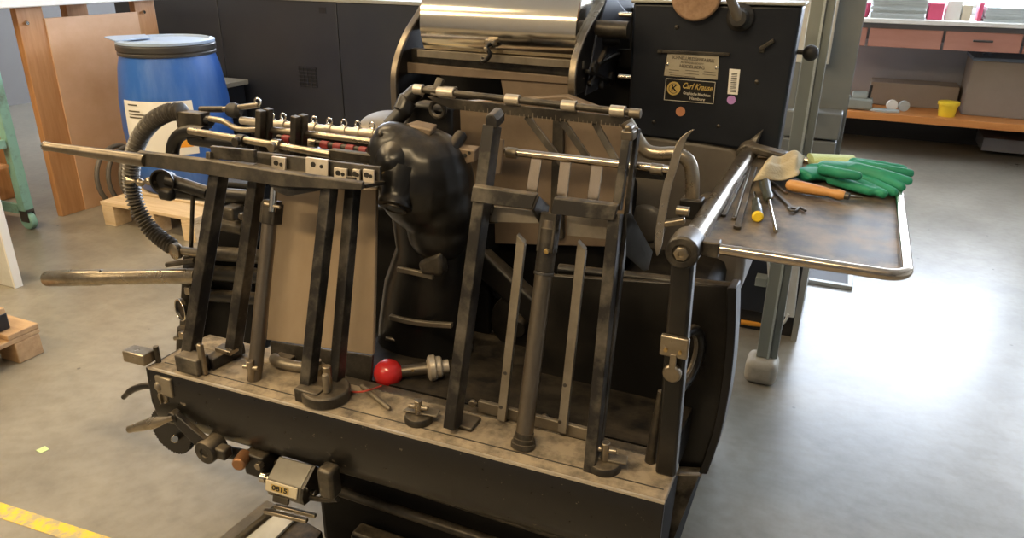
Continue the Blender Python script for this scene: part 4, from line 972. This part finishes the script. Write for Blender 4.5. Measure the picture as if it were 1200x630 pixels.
for (tx,px,py,w,sz,bo) in (('SCHNELLPRESSENFABRIK',812,69.3,50,5.2,.0002),('AKTIENGESELLSCHAFT',811,74,27,3.0,0),('HEIDELBERG',811,78.5,29,5.0,.0002)):
    text_mesh('lettering', tx, 'engrave', pn, n_(px,py,-.0036), ux, uy, sz*s, width=w*s, bold=bo)
g = G()
for (px,py,w) in ((790,82.2,12),(811,83,16),(832,84.5,14),(789,85,10),(810,86.5,18),(831,87.5,15),(800,89,30)):
    c = n_(px,py,-.0034); g.prism([c-ux*w/2*s-uy*.0007,c+ux*w/2*s-uy*.0007,c+ux*w/2*s+uy*.0007,c-ux*w/2*s+uy*.0007],(0,-.0005,0))
part(g, 'fine_print', 'engrave', par=pn)
for k in ((782.5,75),(839.5,79.5)): c = n_(*k,-.003); part(G().ball(c,.0042,(1,.5,1)), 'plate_screw', 'chrome', par=pn)
part(quad([(780,91.5),(839,96),(836.5,122),(777.5,117)],.003), 'dealer_plate', 'plate_black', .001, par=pn)
fr = [(780,91.5),(839,96),(836.5,122),(777.5,117)]
g = G(); fp = [n_(*k,-.0034) for k in fr]; cc = sum(fp,V((0,0,0)))/4
fp = [cc+(p-cc)*.975 for p in fp]
for i in range(4): g.beam(fp[i],fp[(i+1)%4],.0014,.0012,up=(0,1,0))
part(g, 'plate_border', 'plate_line', par=pn)
c = n_(789.5,103.5,-.0034); part(G().cyl(c,c+V((0,-.0012,0)),8.0*s,n=36), 'emblem', 'plate_gold', par=pn)
part(G().ring(c+V((0,-.0013,0)),(0,1,0),5.6*s,.0007,36,8,a0=.7,a1=2*PI-.7,sd=(1,0,0)), 'emblem_ring', 'plate_black', par=pn)
text_mesh('emblem_letter','K','plate_black',pn,c+V((.001,-.0016,0)),ux,uy,10*s,bold=.0006)
text_mesh('lettering','Carl Krause','plate_gold',pn,n_(817,102,-.0038),ux,uy,9.5*s,shear=.35,width=35*s,bold=.0004)
text_mesh('lettering','Graphische Maschinen','plate_line',pn,n_(816.5,110.5,-.0038),ux,uy,4.6*s,width=32*s,bold=.0002)
text_mesh('lettering','Hamburg','plate_line',pn,n_(817,116,-.0038),ux,uy,4.8*s,width=18*s,bold=.0002)
part(quad([(855,80.5),(867.5,81.5),(864.5,111),(852.5,110)],.0012), 'barcode_sticker', 'paper_white', par=pn)
g = G()
for k in range(13):
    y = 85.5+k*1.75; a = n_(857.3-k*.15,y,-.0014); w = (.0011 if k%3 else .0019); g.box(a+V((0,-.0006,-w)),a+V((6.6*s,0,0)))
part(g, 'barcode', 'ink', par=pn)
c = n_(857,117,0); part(G().cyl(c,c+V((0,-.001,0)),5.0*s,n=28), 'round_sticker', 'violet', par=pn)
c = n_(797.5,130.5,0); part(G().cyl(c,c+V((0,-.002,0)),5.6*s,n=28), 'orange_dot', 'copper_dot', par=pn)
for k in ((766,143),(842,148),(793,32),(887,96)): c = n_(*k); part(G().ball(c,.006,(1,.5,1)), 'panel_screw', 'dark_steel', par=pn)
part(G().beam(n_(772,60,-.006),n_(855,64,-.006),.004,.008).box(n_(770,62,-.012),n_(777,58,0)), 'hasp', 'dark_steel', .001, par=pn)
c = n_(817,-6,-.003); part(G().lathe(c,(0,-1,0),[(28*s,0),(28*s,.014),(26*s,.018),(0,.019)],48), 'round_pad', 'cork', .001, label='brown round cork pad')
c = n_(868,20,0); kb = part(G().lathe(c,(0,-1,0),[(15*s,0),(15*s,.012),(11*s,.02),(9*s,.05),(0,.052)],28), 'switch_hub', 'rubber', .001)
part(G().tube([c+V((0,-.04,0)),n_(856,-2,-.07),n_(848,-24,-.09)],[.014,.011,.012],14), 'switch_lever', 'cover_sheen_lever_grey', par=kb)
c = n_(897,53,0); part(G().beam(c+V((-.012,-.006,-.01)),c+V((.02,-.006,.014)),.012,.010).box(c+V((-.012,-.01,-.018)),c+V((0,0,-.002))), 'latch', 'dark_steel', .002, par=pn)
kn = atY(950,62,YP+.05); part(G().ball(kn,.0205), 'lever_knob', 'cork' if False else 'rubber'); part(G().cyl(kn,atY(928,60,YP+.05),.006), 'knob_rod', 'dark_steel')
# ---- ink drum and its side plates
YD = 1.98; 
a, b_ = atY(499,8,YD-.0), atY(684,15,YD-.0)
rD = .115; zD = atY(590,66,YD-.085).z + .075
dl, dr_ = atY(498,30,YD-.08).x, atY(682,30,YD-.08).x
dm = part(G().lathe((dl,YD,zD),(1,0,0),[(rD*.9,0),(rD,.004),(rD,dr_-dl-.004),(rD*.9,dr_-dl)],96), 'ink_drum', 'drum_chrome', 0)
part(G().cyl((dl-.05,YD,zD),(dr_+.1,YD,zD),.022), 'drum_shaft', 'dark_steel')
part(G().beam(atY(478,66,YD-.06),atY(686,82,YD-.06),.05,.030,up=(0,1,0)), 'ink_trough', 'dark_steel', .004)
part(G().prism([atY(474,73,1.88),atY(684,92,1.88),atY(668,99,1.88),atY(470,85,1.88)],(0,.012,0)), 'trough_lip', 'platen_brown', .002)
a, b_ = atY(490,62,1.88), atY(684,76,1.88)
part(G().beam(a,b_,.012,.02), 'scraper_blade', 'strip_steel', .001)
part(G().prism([atY(586,90,1.885),atY(668,99,1.885),atY(666,118,1.885),atY(590,112,1.885)],(0,.01,0)), 'apron', 'platen_brown', .002)
c = atY(574,60,1.86); cp_ = part(G().tube(spline([c+V((.006,0,.02)),c+V((-.004,-.01,.012)),c+V((.006,-.012,-.008)),c+V((-.012,-.012,-.026)),c+V((-.022,-.004,-.02))]),.006,12), 'clip', 'black_gloss')
part(G().box(c+V((-.012,-.006,.018)),c+V((.016,.01,.03))).cyl(c+V((-.004,-.02,.006)),c+V((-.004,0,.006)),.006), 'clip_screw', 'worn_steel', .002, par=cp_)
def sideplate(x, front, depth, name, edge):
    P_ = [atX(px,py,x) for px,py in front]
    Q = P_ + [V((x,P_[-1].y+depth,P_[-1].z)), V((x,P_[0].y+depth,P_[0].z))]
    o = part(G().prism(Q,(.014,0,0)), name, 'black_enamel', .002)
    sp = spline(P_,6); rings = []
    for p in sp: rings.append([p+V((-.003,-.008,0)),p+V((.016,-.008,0)),p+V((.016,.006,0)),p+V((-.003,.006,0))])
    part(G().loft(rings), 'steel_edge', edge, .002, par=o, smooth=60); return o
xl = atY(464,90,1.84).x; xr = atY(671,80,1.84).x
sideplate(xl,[(463,150),(461,120),(460,90),(464,66),(475,38),(492,10),(503,-14)],.18,'side_plate','column_steel')
so = sideplate(xr,[(668,112),(668,92),(672,66),(683,36),(697,12),(712,-12)],.28,'side_plate','worn_steel')
for (px,py,r,h) in ((712,42,.030,.03),(706,46,.018,.05),(693,80,.022,.02),(712,92,.02,.02),(722,70,.018,.025),(700,100,.014,.02)):
    p = atX(px,py,xr+.014); part(G().lathe(p,(1,0,0),[(r,0),(r*.95,h*.7),(r*.5,h),(0,h)],24), 'gear_boss', 'black_enamel', .002, par=so)
part(G().prism([atX(684,112,xr+.014),atX(735,86,xr+.014),atX(737,20,xr+.014),atX(712,-12,xr+.014),atX(697,40,xr+.014)],(.006,0,0)), 'bearing_web', 'cabinet_grey', .003, par=so)
for q in (((690,100),(722,30)),((700,75),(733,60)),((688,84),(715,95))): part(G().beam(atX(*q[0],xr+.024),atX(*q[1],xr+.024),.012,.016,up=(1,0,0)), 'cast_rib', 'black_enamel', .004, par=so)
for (px,py) in ((735,17),(734,90)):
    p = atY(px,py,1.87); part(G().cyl(p-V((.02,0,0)),p+V((.012,0,0)),.0055), 'stay_bolt', 'chrome')
part(G().box((xr-.06,2.30,1.0),(xr+.16,2.42,1.46)), 'gear_case', 'black_body', .01)
# ---- the brown platen
part(G().prism([atY(466,58,2.16),atY(745,58,2.16),atY(745,160,2.16),atY(466,150,2.16)],(0,.02,0)), 'back_wall', 'black_body')
part(G().prism([atY(494,122,1.77),atY(662,112,1.77),atY(736,140,1.77),atY(738,290,1.77),atY(560,285,1.77),atY(520,270,1.77)],(0,.03,0)), 'platen', 'platen_brown', .003, label='brown steel platen face')
part(G().prism([atY(648,120,1.755),atY(660,121,1.755),atY(660,280,1.755),atY(644,280,1.755)],(0,.012,0)), 'platen_bar', 'dark_steel', .002)
# ---- red ball control handle
c = atY(455,437,1.34); s = pxs(c); rb_ = part(G().ball(c,17.2*s,n=40), 'ball_handle', 'red_ball', smooth=60, label='red ball handle')
e = atY(505,431,1.40); hr = part(G().cyl(c,e,6.8*s,8*s), 'handle_rod', 'column_steel')
d = (e-c).normalized()
part(G().lathe(e-d*.006,d,[(9*s,-.004),(14*s,0),(15.5*s,.004),(15.5*s,.016),(13*s,.02),(13*s,.03),(11*s,.034),(8*s,.035),(8*s,.05)],28), 'handle_collar', 'clip_white', .001, par=hr)
q = atY(487,431,1.36)+V((0,-.012,.0)); part(G().cyl(q,q+V((0,-.003,0)),.0035), 'handle_pin', 'brass', par=hr)
# ---- tool tray with its post
pb_ = atZ(781,552,ZR); hub = atY(803,290,pb_.y); TZ = hub.z; print('hub', hub, 'post', pb_)
dv = (hub-pb_); 
po = part(G().beam(pb_,hub-dv*.03,.040,.034,up=(0,1,0)), 'tray_post', 'black_gloss', .006)
c = pb_+dv*.60
part(G().box(c+V((-.026,-.03,-.014)),c+V((.026,-.018,.028))), 'post_clip', 'worn_steel', .003, par=po)
for dx_ in (-.014,.012): part(G().cyl(c+V((dx_,-.03,.0)),c+V((dx_,-.034,.0)),.0035), 'clip_rivet', 'brass', par=po)
c = pb_+dv*.515; part(G().lathe(c+V((0,-.018,-.008)),(0,-1,0),[(.017,0),(.018,.01),(.015,.014),(0,.014)],24).beam(c+V((0,-.028,0)),c+V((0,-.028,.034)),.012,.008,up=(0,1,0)), 'wing_screw', 'worn_steel', .001, par=po)
a, b_ = atZ(762,540,ZR), atY(775,458,pb_.y+.02); part(G().tube([a,b_],[.012,.007],12), 'support_rod', 'dark_steel')
hb = part(G().lathe(hub+V((0,.035,0)),(0,-1,0),[(.027,0),(.030,.004),(.030,.062),(.027,.066),(.016,.067),(.015,.064),(0,.064)],36), 'tray_hub', 'frame_steel', .001, label='round hinge hub of the tool tray')
part(G().lathe(hub+V((0,-.029,0)),(0,-1,0),[(.013,0),(.0135,.006),(.010,.008),(.006,.008),(.005,.004),(0,.004)],6), 'hub_nut', 'worn_steel', par=hb)
# tray: hinge rod, deck, chrome rim tube
TY = TZ - .004
r0, r1 = atZ(806,283,TZ), atZ(876,181,TZ)
fr_ = atZ(1062,308,TZ); fl = atZ(845,284,TZ); br = atZ(1049,200,TZ); bl_ = atZ(905,186,TZ)
print('tray', r0, r1, fl, fr_, br, bl_)
part(G().cyl(V((hub.x+.004,hub.y+.03,TZ)), V((hub.x+.004,r1.y,TZ)), .0205, n=28), 'hinge_rod', 'worn_steel')
part(G().lathe((hub.x+.004,r1.y-.01,TZ),(0,1,0),[(.030,0),(.030,.05),(.025,.056),(0,.056)],24).beam((hub.x+.0,r1.y+.01,TZ+.018),(hub.x+.10,r1.y-.03,TZ+.012),.042,.020).prism([V((hub.x-.01,r1.y+.03,TZ+.02)),V((hub.x+.02,r1.y+.03,TZ+.02)),V((hub.x+.03,r1.y+.05,TZ+.06))],(0,.015,0)), 'rod_clamp', 'frame_steel', .005)
xL = hub.x+.045; xR = fr_.x; yF = hub.y+.02; yB = r1.y+.0; rr_ = .0098; cr2 = .035
part(G().beam((hub.x+.026,yF,TZ),(xL+.012,yF,TZ),.028,.028), 'rim_socket', 'frame_steel', .003)
rim = [V((xL,yF,TZ))]
def corner(cx_,cy_,a0,a1): return [V((cx_+math.cos(a0+(a1-a0)*i/10)*cr2, cy_+math.sin(a0+(a1-a0)*i/10)*cr2, TZ)) for i in range(11)]
rim += corner(xR-cr2,yF+cr2,-PI/2,0) + corner(xR-cr2,yB-cr2,0,PI/2) + [V((hub.x+.02,yB,TZ))]
tr = part(G().tube(rim,rr_,20), 'tray_rim', 'bar_chrome', smooth=50, label='chrome tube rim of the tool tray')
dk = [V((hub.x+.016,yF+.006,0)),V((xR-cr2,yF+.006,0)),V((xR-.017,yF+.017,0)),V((xR-.006,yF+cr2,0)),V((xR-.006,yB-cr2,0)),V((xR-.017,yB-.017,0)),V((xR-cr2,yB-.006,0)),V((hub.x+.016,yB-.006,0))]
ZT = TZ - .006
part(G().prism([V((p.x,p.y,ZT)) for p in dk],(0,0,-.004)), 'tray_deck', 'tray_deck', 0, label='dark scratched tray deck')
# ================================================================ tools on the tray
def t_(px,py,h=0.0): return atZ(px,py,ZT+h)
def lab(o,l,c,g=None): return tag(o,l,c,g)
E0 = .0008
# slim bright rod beside the hinge rod
# two long thin spanners/files
def flat_tool(pa,pb,w,th,m,name,label,cat,head=None,jaw=False):
    a, b_ = t_(*pa,th/2+E0), t_(*pb,th/2+E0); d = (b_-a).normalized(); n = V((-d.y,d.x,0)).normalized(); t = thing(name,(a+b_)/2-V((0,0,th/2)),label,cat)
    G().beam(a,b_,w,th).build('shank',m,t,bevel=.0015)
    for q,sg in ((a,-1),(b_,1)):
        if jaw and sg in jaw:
            o = q+d*sg*.006; R = w*1.25
            pts = []
            for k in range(15):
                an = .7+(2*PI-1.4)*k/14; pts.append(o+(d*sg*math.cos(an)+n*math.sin(an))*R)
            pts += [o+(d*sg*.15-n*.45)*R, o+(d*sg*-.15)*R, o+(d*sg*.15+n*.45)*R]
            G().prism([p-V((0,0,th/2)) for p in pts],(0,0,th)).build('jaw',m,t,bevel=.0008)
        else: G().cyl(q-V((0,0,th/2)),q+V((0,0,th/2)),w*.62).build('end',m,t)
    return t
flat_tool((848,252),(872,205),.0085,.005,'dark_steel','file','slender dark file second from the hinge rod on the tray','file')
flat_tool((864,266),(884,196),.012,.006,'dark_steel','spanner','long dark spanner in the middle of the tray tools','spanner')
flat_tool((860,256),(880,192),.007,.005,'worn_steel','scraper','narrow worn steel scraper between file and long spanner','scraper')
# yellow screwdriver lying handle towards the camera
a, b_ = t_(888,254,.011+E0), t_(886,236,.009+E0); d = (b_-a).normalized()
t = thing('screwdriver', a-V((0,0,.011)), 'small screwdriver whose round yellow handle end faces the front', 'screwdriver')
L1 = (b_-a).length
G().lathe(a,d,[(.007,-.002),(.0105,.003),(.0105,L1*.6),(.008,L1*.8),(.009,L1),(.006,L1+.004)],20).build('handle','grip_dark',t)
G().cyl(b_,b_+d*.085-V((0,0,.004)),.003).build('blade','chrome',t)
G().lathe(a+d*.004,-d,[(.0112,0),(.0112,.003),(.0085,.0065),(0,.007)],24).build('end_cap','yellow',t); 
# dark handled screwdriver
a, b_, c = t_(893,203,.013+E0), t_(901,234,.013+E0), t_(909,271,.004+E0); d = (b_-a).normalized(); L1 = (b_-a).length
t = thing('screwdriver', a-V((0,0,.013)), 'big screwdriver with dark green handle pointing to the tray front', 'screwdriver')
G().lathe(a,d,[(.008,0),(.0125,.006),(.0125,L1*.5),(.010,L1*.75),(.0115,L1*.92),(.006,L1)],10).build('handle','grip_dark',t,bevel=.0008)
G().tube([b_-d*.004,b_+(c-b_)*.85,c],[.0035,.0035,.0045],14).build('blade','chrome',t)
# small open-ended keys
flat_tool((905,222),(927,243),.008,.004,'ring_steel','spanner','small black spanner behind the dark screwdriver','spanner',jaw=(1,))
flat_tool((903,212),(921,226),.007,.004,'worn_steel','allen_key','short steel key beside the wooden handle','key')
o = G().tube(spline([t_(925,246,.003+E0),t_(932,247,.003+E0),t_(937,243,.003+E0),t_(944,247,.003+E0)]),.0026,10).build('hook','ring_steel'); lab(o,'small bent black hook lying alone on the tray middle','hook')
# wooden handled scraper
a, b_, c = t_(922,216,.014+E0), t_(990,229,.013+E0), t_(1010,231,.006+E0); d = (b_-a).normalized(); L1 = (b_-a).length
t = thing('scraper', a-V((0,0,.014)), 'tool with turned orange wooden handle in front of gloves', 'scraper')
G().lathe(a,d,[(.006,-.001),(.0115,.004),(.0132,L1*.15),(.0128,L1*.35),(.0105,L1*.62),(.0085,L1*.75),(.0105,L1*.86),(.0115,L1*.93),(.008,L1)],28).build('handle','wood_handle',t,smooth=60)
G().lathe(b_-d*.001,d,[(.0075,0),(.0075,.010),(.006,.011)],20).build('ferrule','ring_steel',t)
G().beam(b_+d*.008,c,.007,.004).build('blade','worn_steel',t,bevel=.0006)
# crumpled cloth
c0 = t_(914,192,.0)
gr = []; n1, n2 = 22, 18
cn = [t_(884,208,.03),t_(903,181,.03),t_(943,179,.03),t_(936,203,.03)]
vs = []; fs = []
for i in range(n1):
    for j in range(n2):
        u, v = i/(n1-1), j/(n2-1); p = cn[0].lerp(cn[3],u).lerp(cn[1].lerp(cn[2],u),v)
        h = .018+.012*math.sin(u*7+v*3)+.008*math.sin(v*11-u*4)+.01*math.sin(PI*u)*math.sin(PI*v)
        h *= min(1,.35+2.2*min(u,1-u,v,1-v)*2); vs.append(p+V((0,0,h*.8-.014)))
for i in range(n1-1):
    for j in range(n2-1): k = i*n2+j; fs.append((k,k+n2,k+n2+1,k+1))
o = G().add(vs,fs).build('rag','rag',smooth=60); sm = o.modifiers.new('t','SOLIDIFY'); sm.thickness = .002; sm.offset = 1
lab(o,'crumpled beige rag at the back left of the tool tray','rag')
# green work gloves
def glove(pts_palm, fingers, thumb, cuff, label, h0):
    g = G()
    P_ = [t_(x,y,h) for x,y,h in pts_palm]; sp = spline(P_,5); rings = []
    n_ = len(sp)
    for i,p in enumerate(sp):
        d = (sp[min(i+1,n_-1)]-sp[max(i-1,0)]).normalized(); sd = V((-d.y,d.x,0)).normalized()
        w = .036*(0.85+.15*math.sin(PI*i/(n_-1))); th = .013
        rings.append([p+sd*math.cos(2*PI*k/16)*w+V((0,0,math.sin(2*PI*k/16)*th)) for k in range(16)])
    g.loft(rings)
    for F in fingers+[thumb]:
        Q = spline([t_(x,y,h) for x,y,h in F],6); m_ = len(Q); g.tube(Q,[.0135-.003*i/(m_-1) for i in range(m_)],12); g.ball(Q[-1],.0108); g.ball(Q[0],.0138)
    o = g.build('glove','glove_green',remesh=.004,relax=6); lab(o,label,'glove')
    if cuff:
        Q = [t_(x,y,h) for x,y,h in cuff]; G().tube(spline(Q,6),.016,14).build('cuff','glove_cuff',o) if False else None
        d = (Q[-1]-Q[0]).normalized(); sd = V((-d.y,d.x,0)).normalized(); rings = []
        for i in range(7):
            p = Q[0].lerp(Q[-1],i/6); rings.append([p+sd*math.cos(2*PI*k/20)*(.040-.004*math.sin(PI*i/6))+V((0,0,math.sin(2*PI*k/20)*.0135)) for k in range(20)])
        # placed in world space, so parent at the same spot
        c = G().loft(rings).build('cuff','glove_cuff'); w = c.location.copy(); c.parent = o; c.location = w - o.location
    return o
glove([(938,205,.016),(955,203,.016),(985,206,.016)],
      [[(985,199,.018),(1020,206,.016),(1052,216,.015)],[(985,204,.018),(1015,211,.016),(1047,225,.015)],[(980,208,.016),(1010,216,.0155),(1035,227,.015)],[(975,210,.016),(1000,218,.0155),(1020,224,.015)]],
      [(950,198,.018),(985,196,.02),(1010,200,.022)], None, 'green work glove lying in front on the tray with fingers to the right', 0)
glove([(962,194,.022),(980,196,.026),(1005,197,.03)],
      [[(1005,193,.034),(1035,198,.034),(1066,203,.03)],[(1005,197,.034),(1035,204,.034),(1064,212,.028)],[(1000,199,.03),(1030,208,.026),(1056,219,.02)],[(1000,191,.032),(1030,194,.034),(1058,198,.03)]],
      [(965,199,.034),(985,203,.042),(1005,206,.042)], [(1000,189,.017),(950,187,.017)], 'green glove with pale lime cuff lying behind at the tray back', 0)
# ================================================================ oddments on the rail
def r_(px,py,h=0): return atZ(px,py,ZR+h)
a, b_ = r_(424,452,.008), r_(457,479,.0065)
t = tag(G().tube([a,a+(b_-a)*.94,b_],[.006,.006,.0035],12).build('scribing_pin','strip_steel'),'pale tapered pin lying on the rail below the red ball','pin')
P_ = spline([r_(412,459,.004),r_(421,459,.016),r_(432,457,.019),r_(447,452,.004)]); 
tag(G().tube(P_,.0022,8).build('wire','red_wire'),'short red wire crossing the pale pin on the rail','wire')
# ================================================================ light and camera
W = bpy.data.worlds.new('World'); SC.world = W; W.use_nodes = True
bg = W.node_tree.nodes['Background']; bg.inputs['Color'].default_value = (.80,.90,1.0,1); bg.inputs['Strength'].default_value = .3
def area(name, loc, rot, sx, sy, e, col):
    l = bpy.data.lights.new(name,'AREA'); l.shape = 'RECTANGLE'; l.size = sx; l.size_y = sy; l.energy = e; l.color = col
    o = bpy.data.objects.new(name,l); COL.objects.link(o); o.location = loc; o.rotation_euler = rot; return o
for x, y in LAMPS: area('lamp_glow', (x,y,RZ-.24), (0,0,0), 1.5, .25, 46, (1.0,.72,.385))
for x0, x1 in WX: area('daylight', ((x0+x1)/2, RY1-.02, 2.25), (math.radians(-90),0,0), x1-x0, 2.0, 38, (.72,.82,1.0))
cd = bpy.data.cameras.new('camera'); cam = bpy.data.objects.new('camera', cd); COL.objects.link(cam)
cd.sensor_fit = 'HORIZONTAL'; cd.sensor_width = 36; cd.lens = 36*FOC/1200; cd.clip_start = .05
R_ = Matrix((EX, EY, EZ)).to_4x4(); R_.translation = CAM
cam.matrix_world = R_
SC.camera = cam
vs_ = SC.view_settings; SC.display_settings.display_device = 'sRGB'; vs_.view_transform = 'Standard'; vs_.look = 'None'; vs_.gamma = 1; vs_.use_curve_mapping = False; vs_.exposure = 0.22
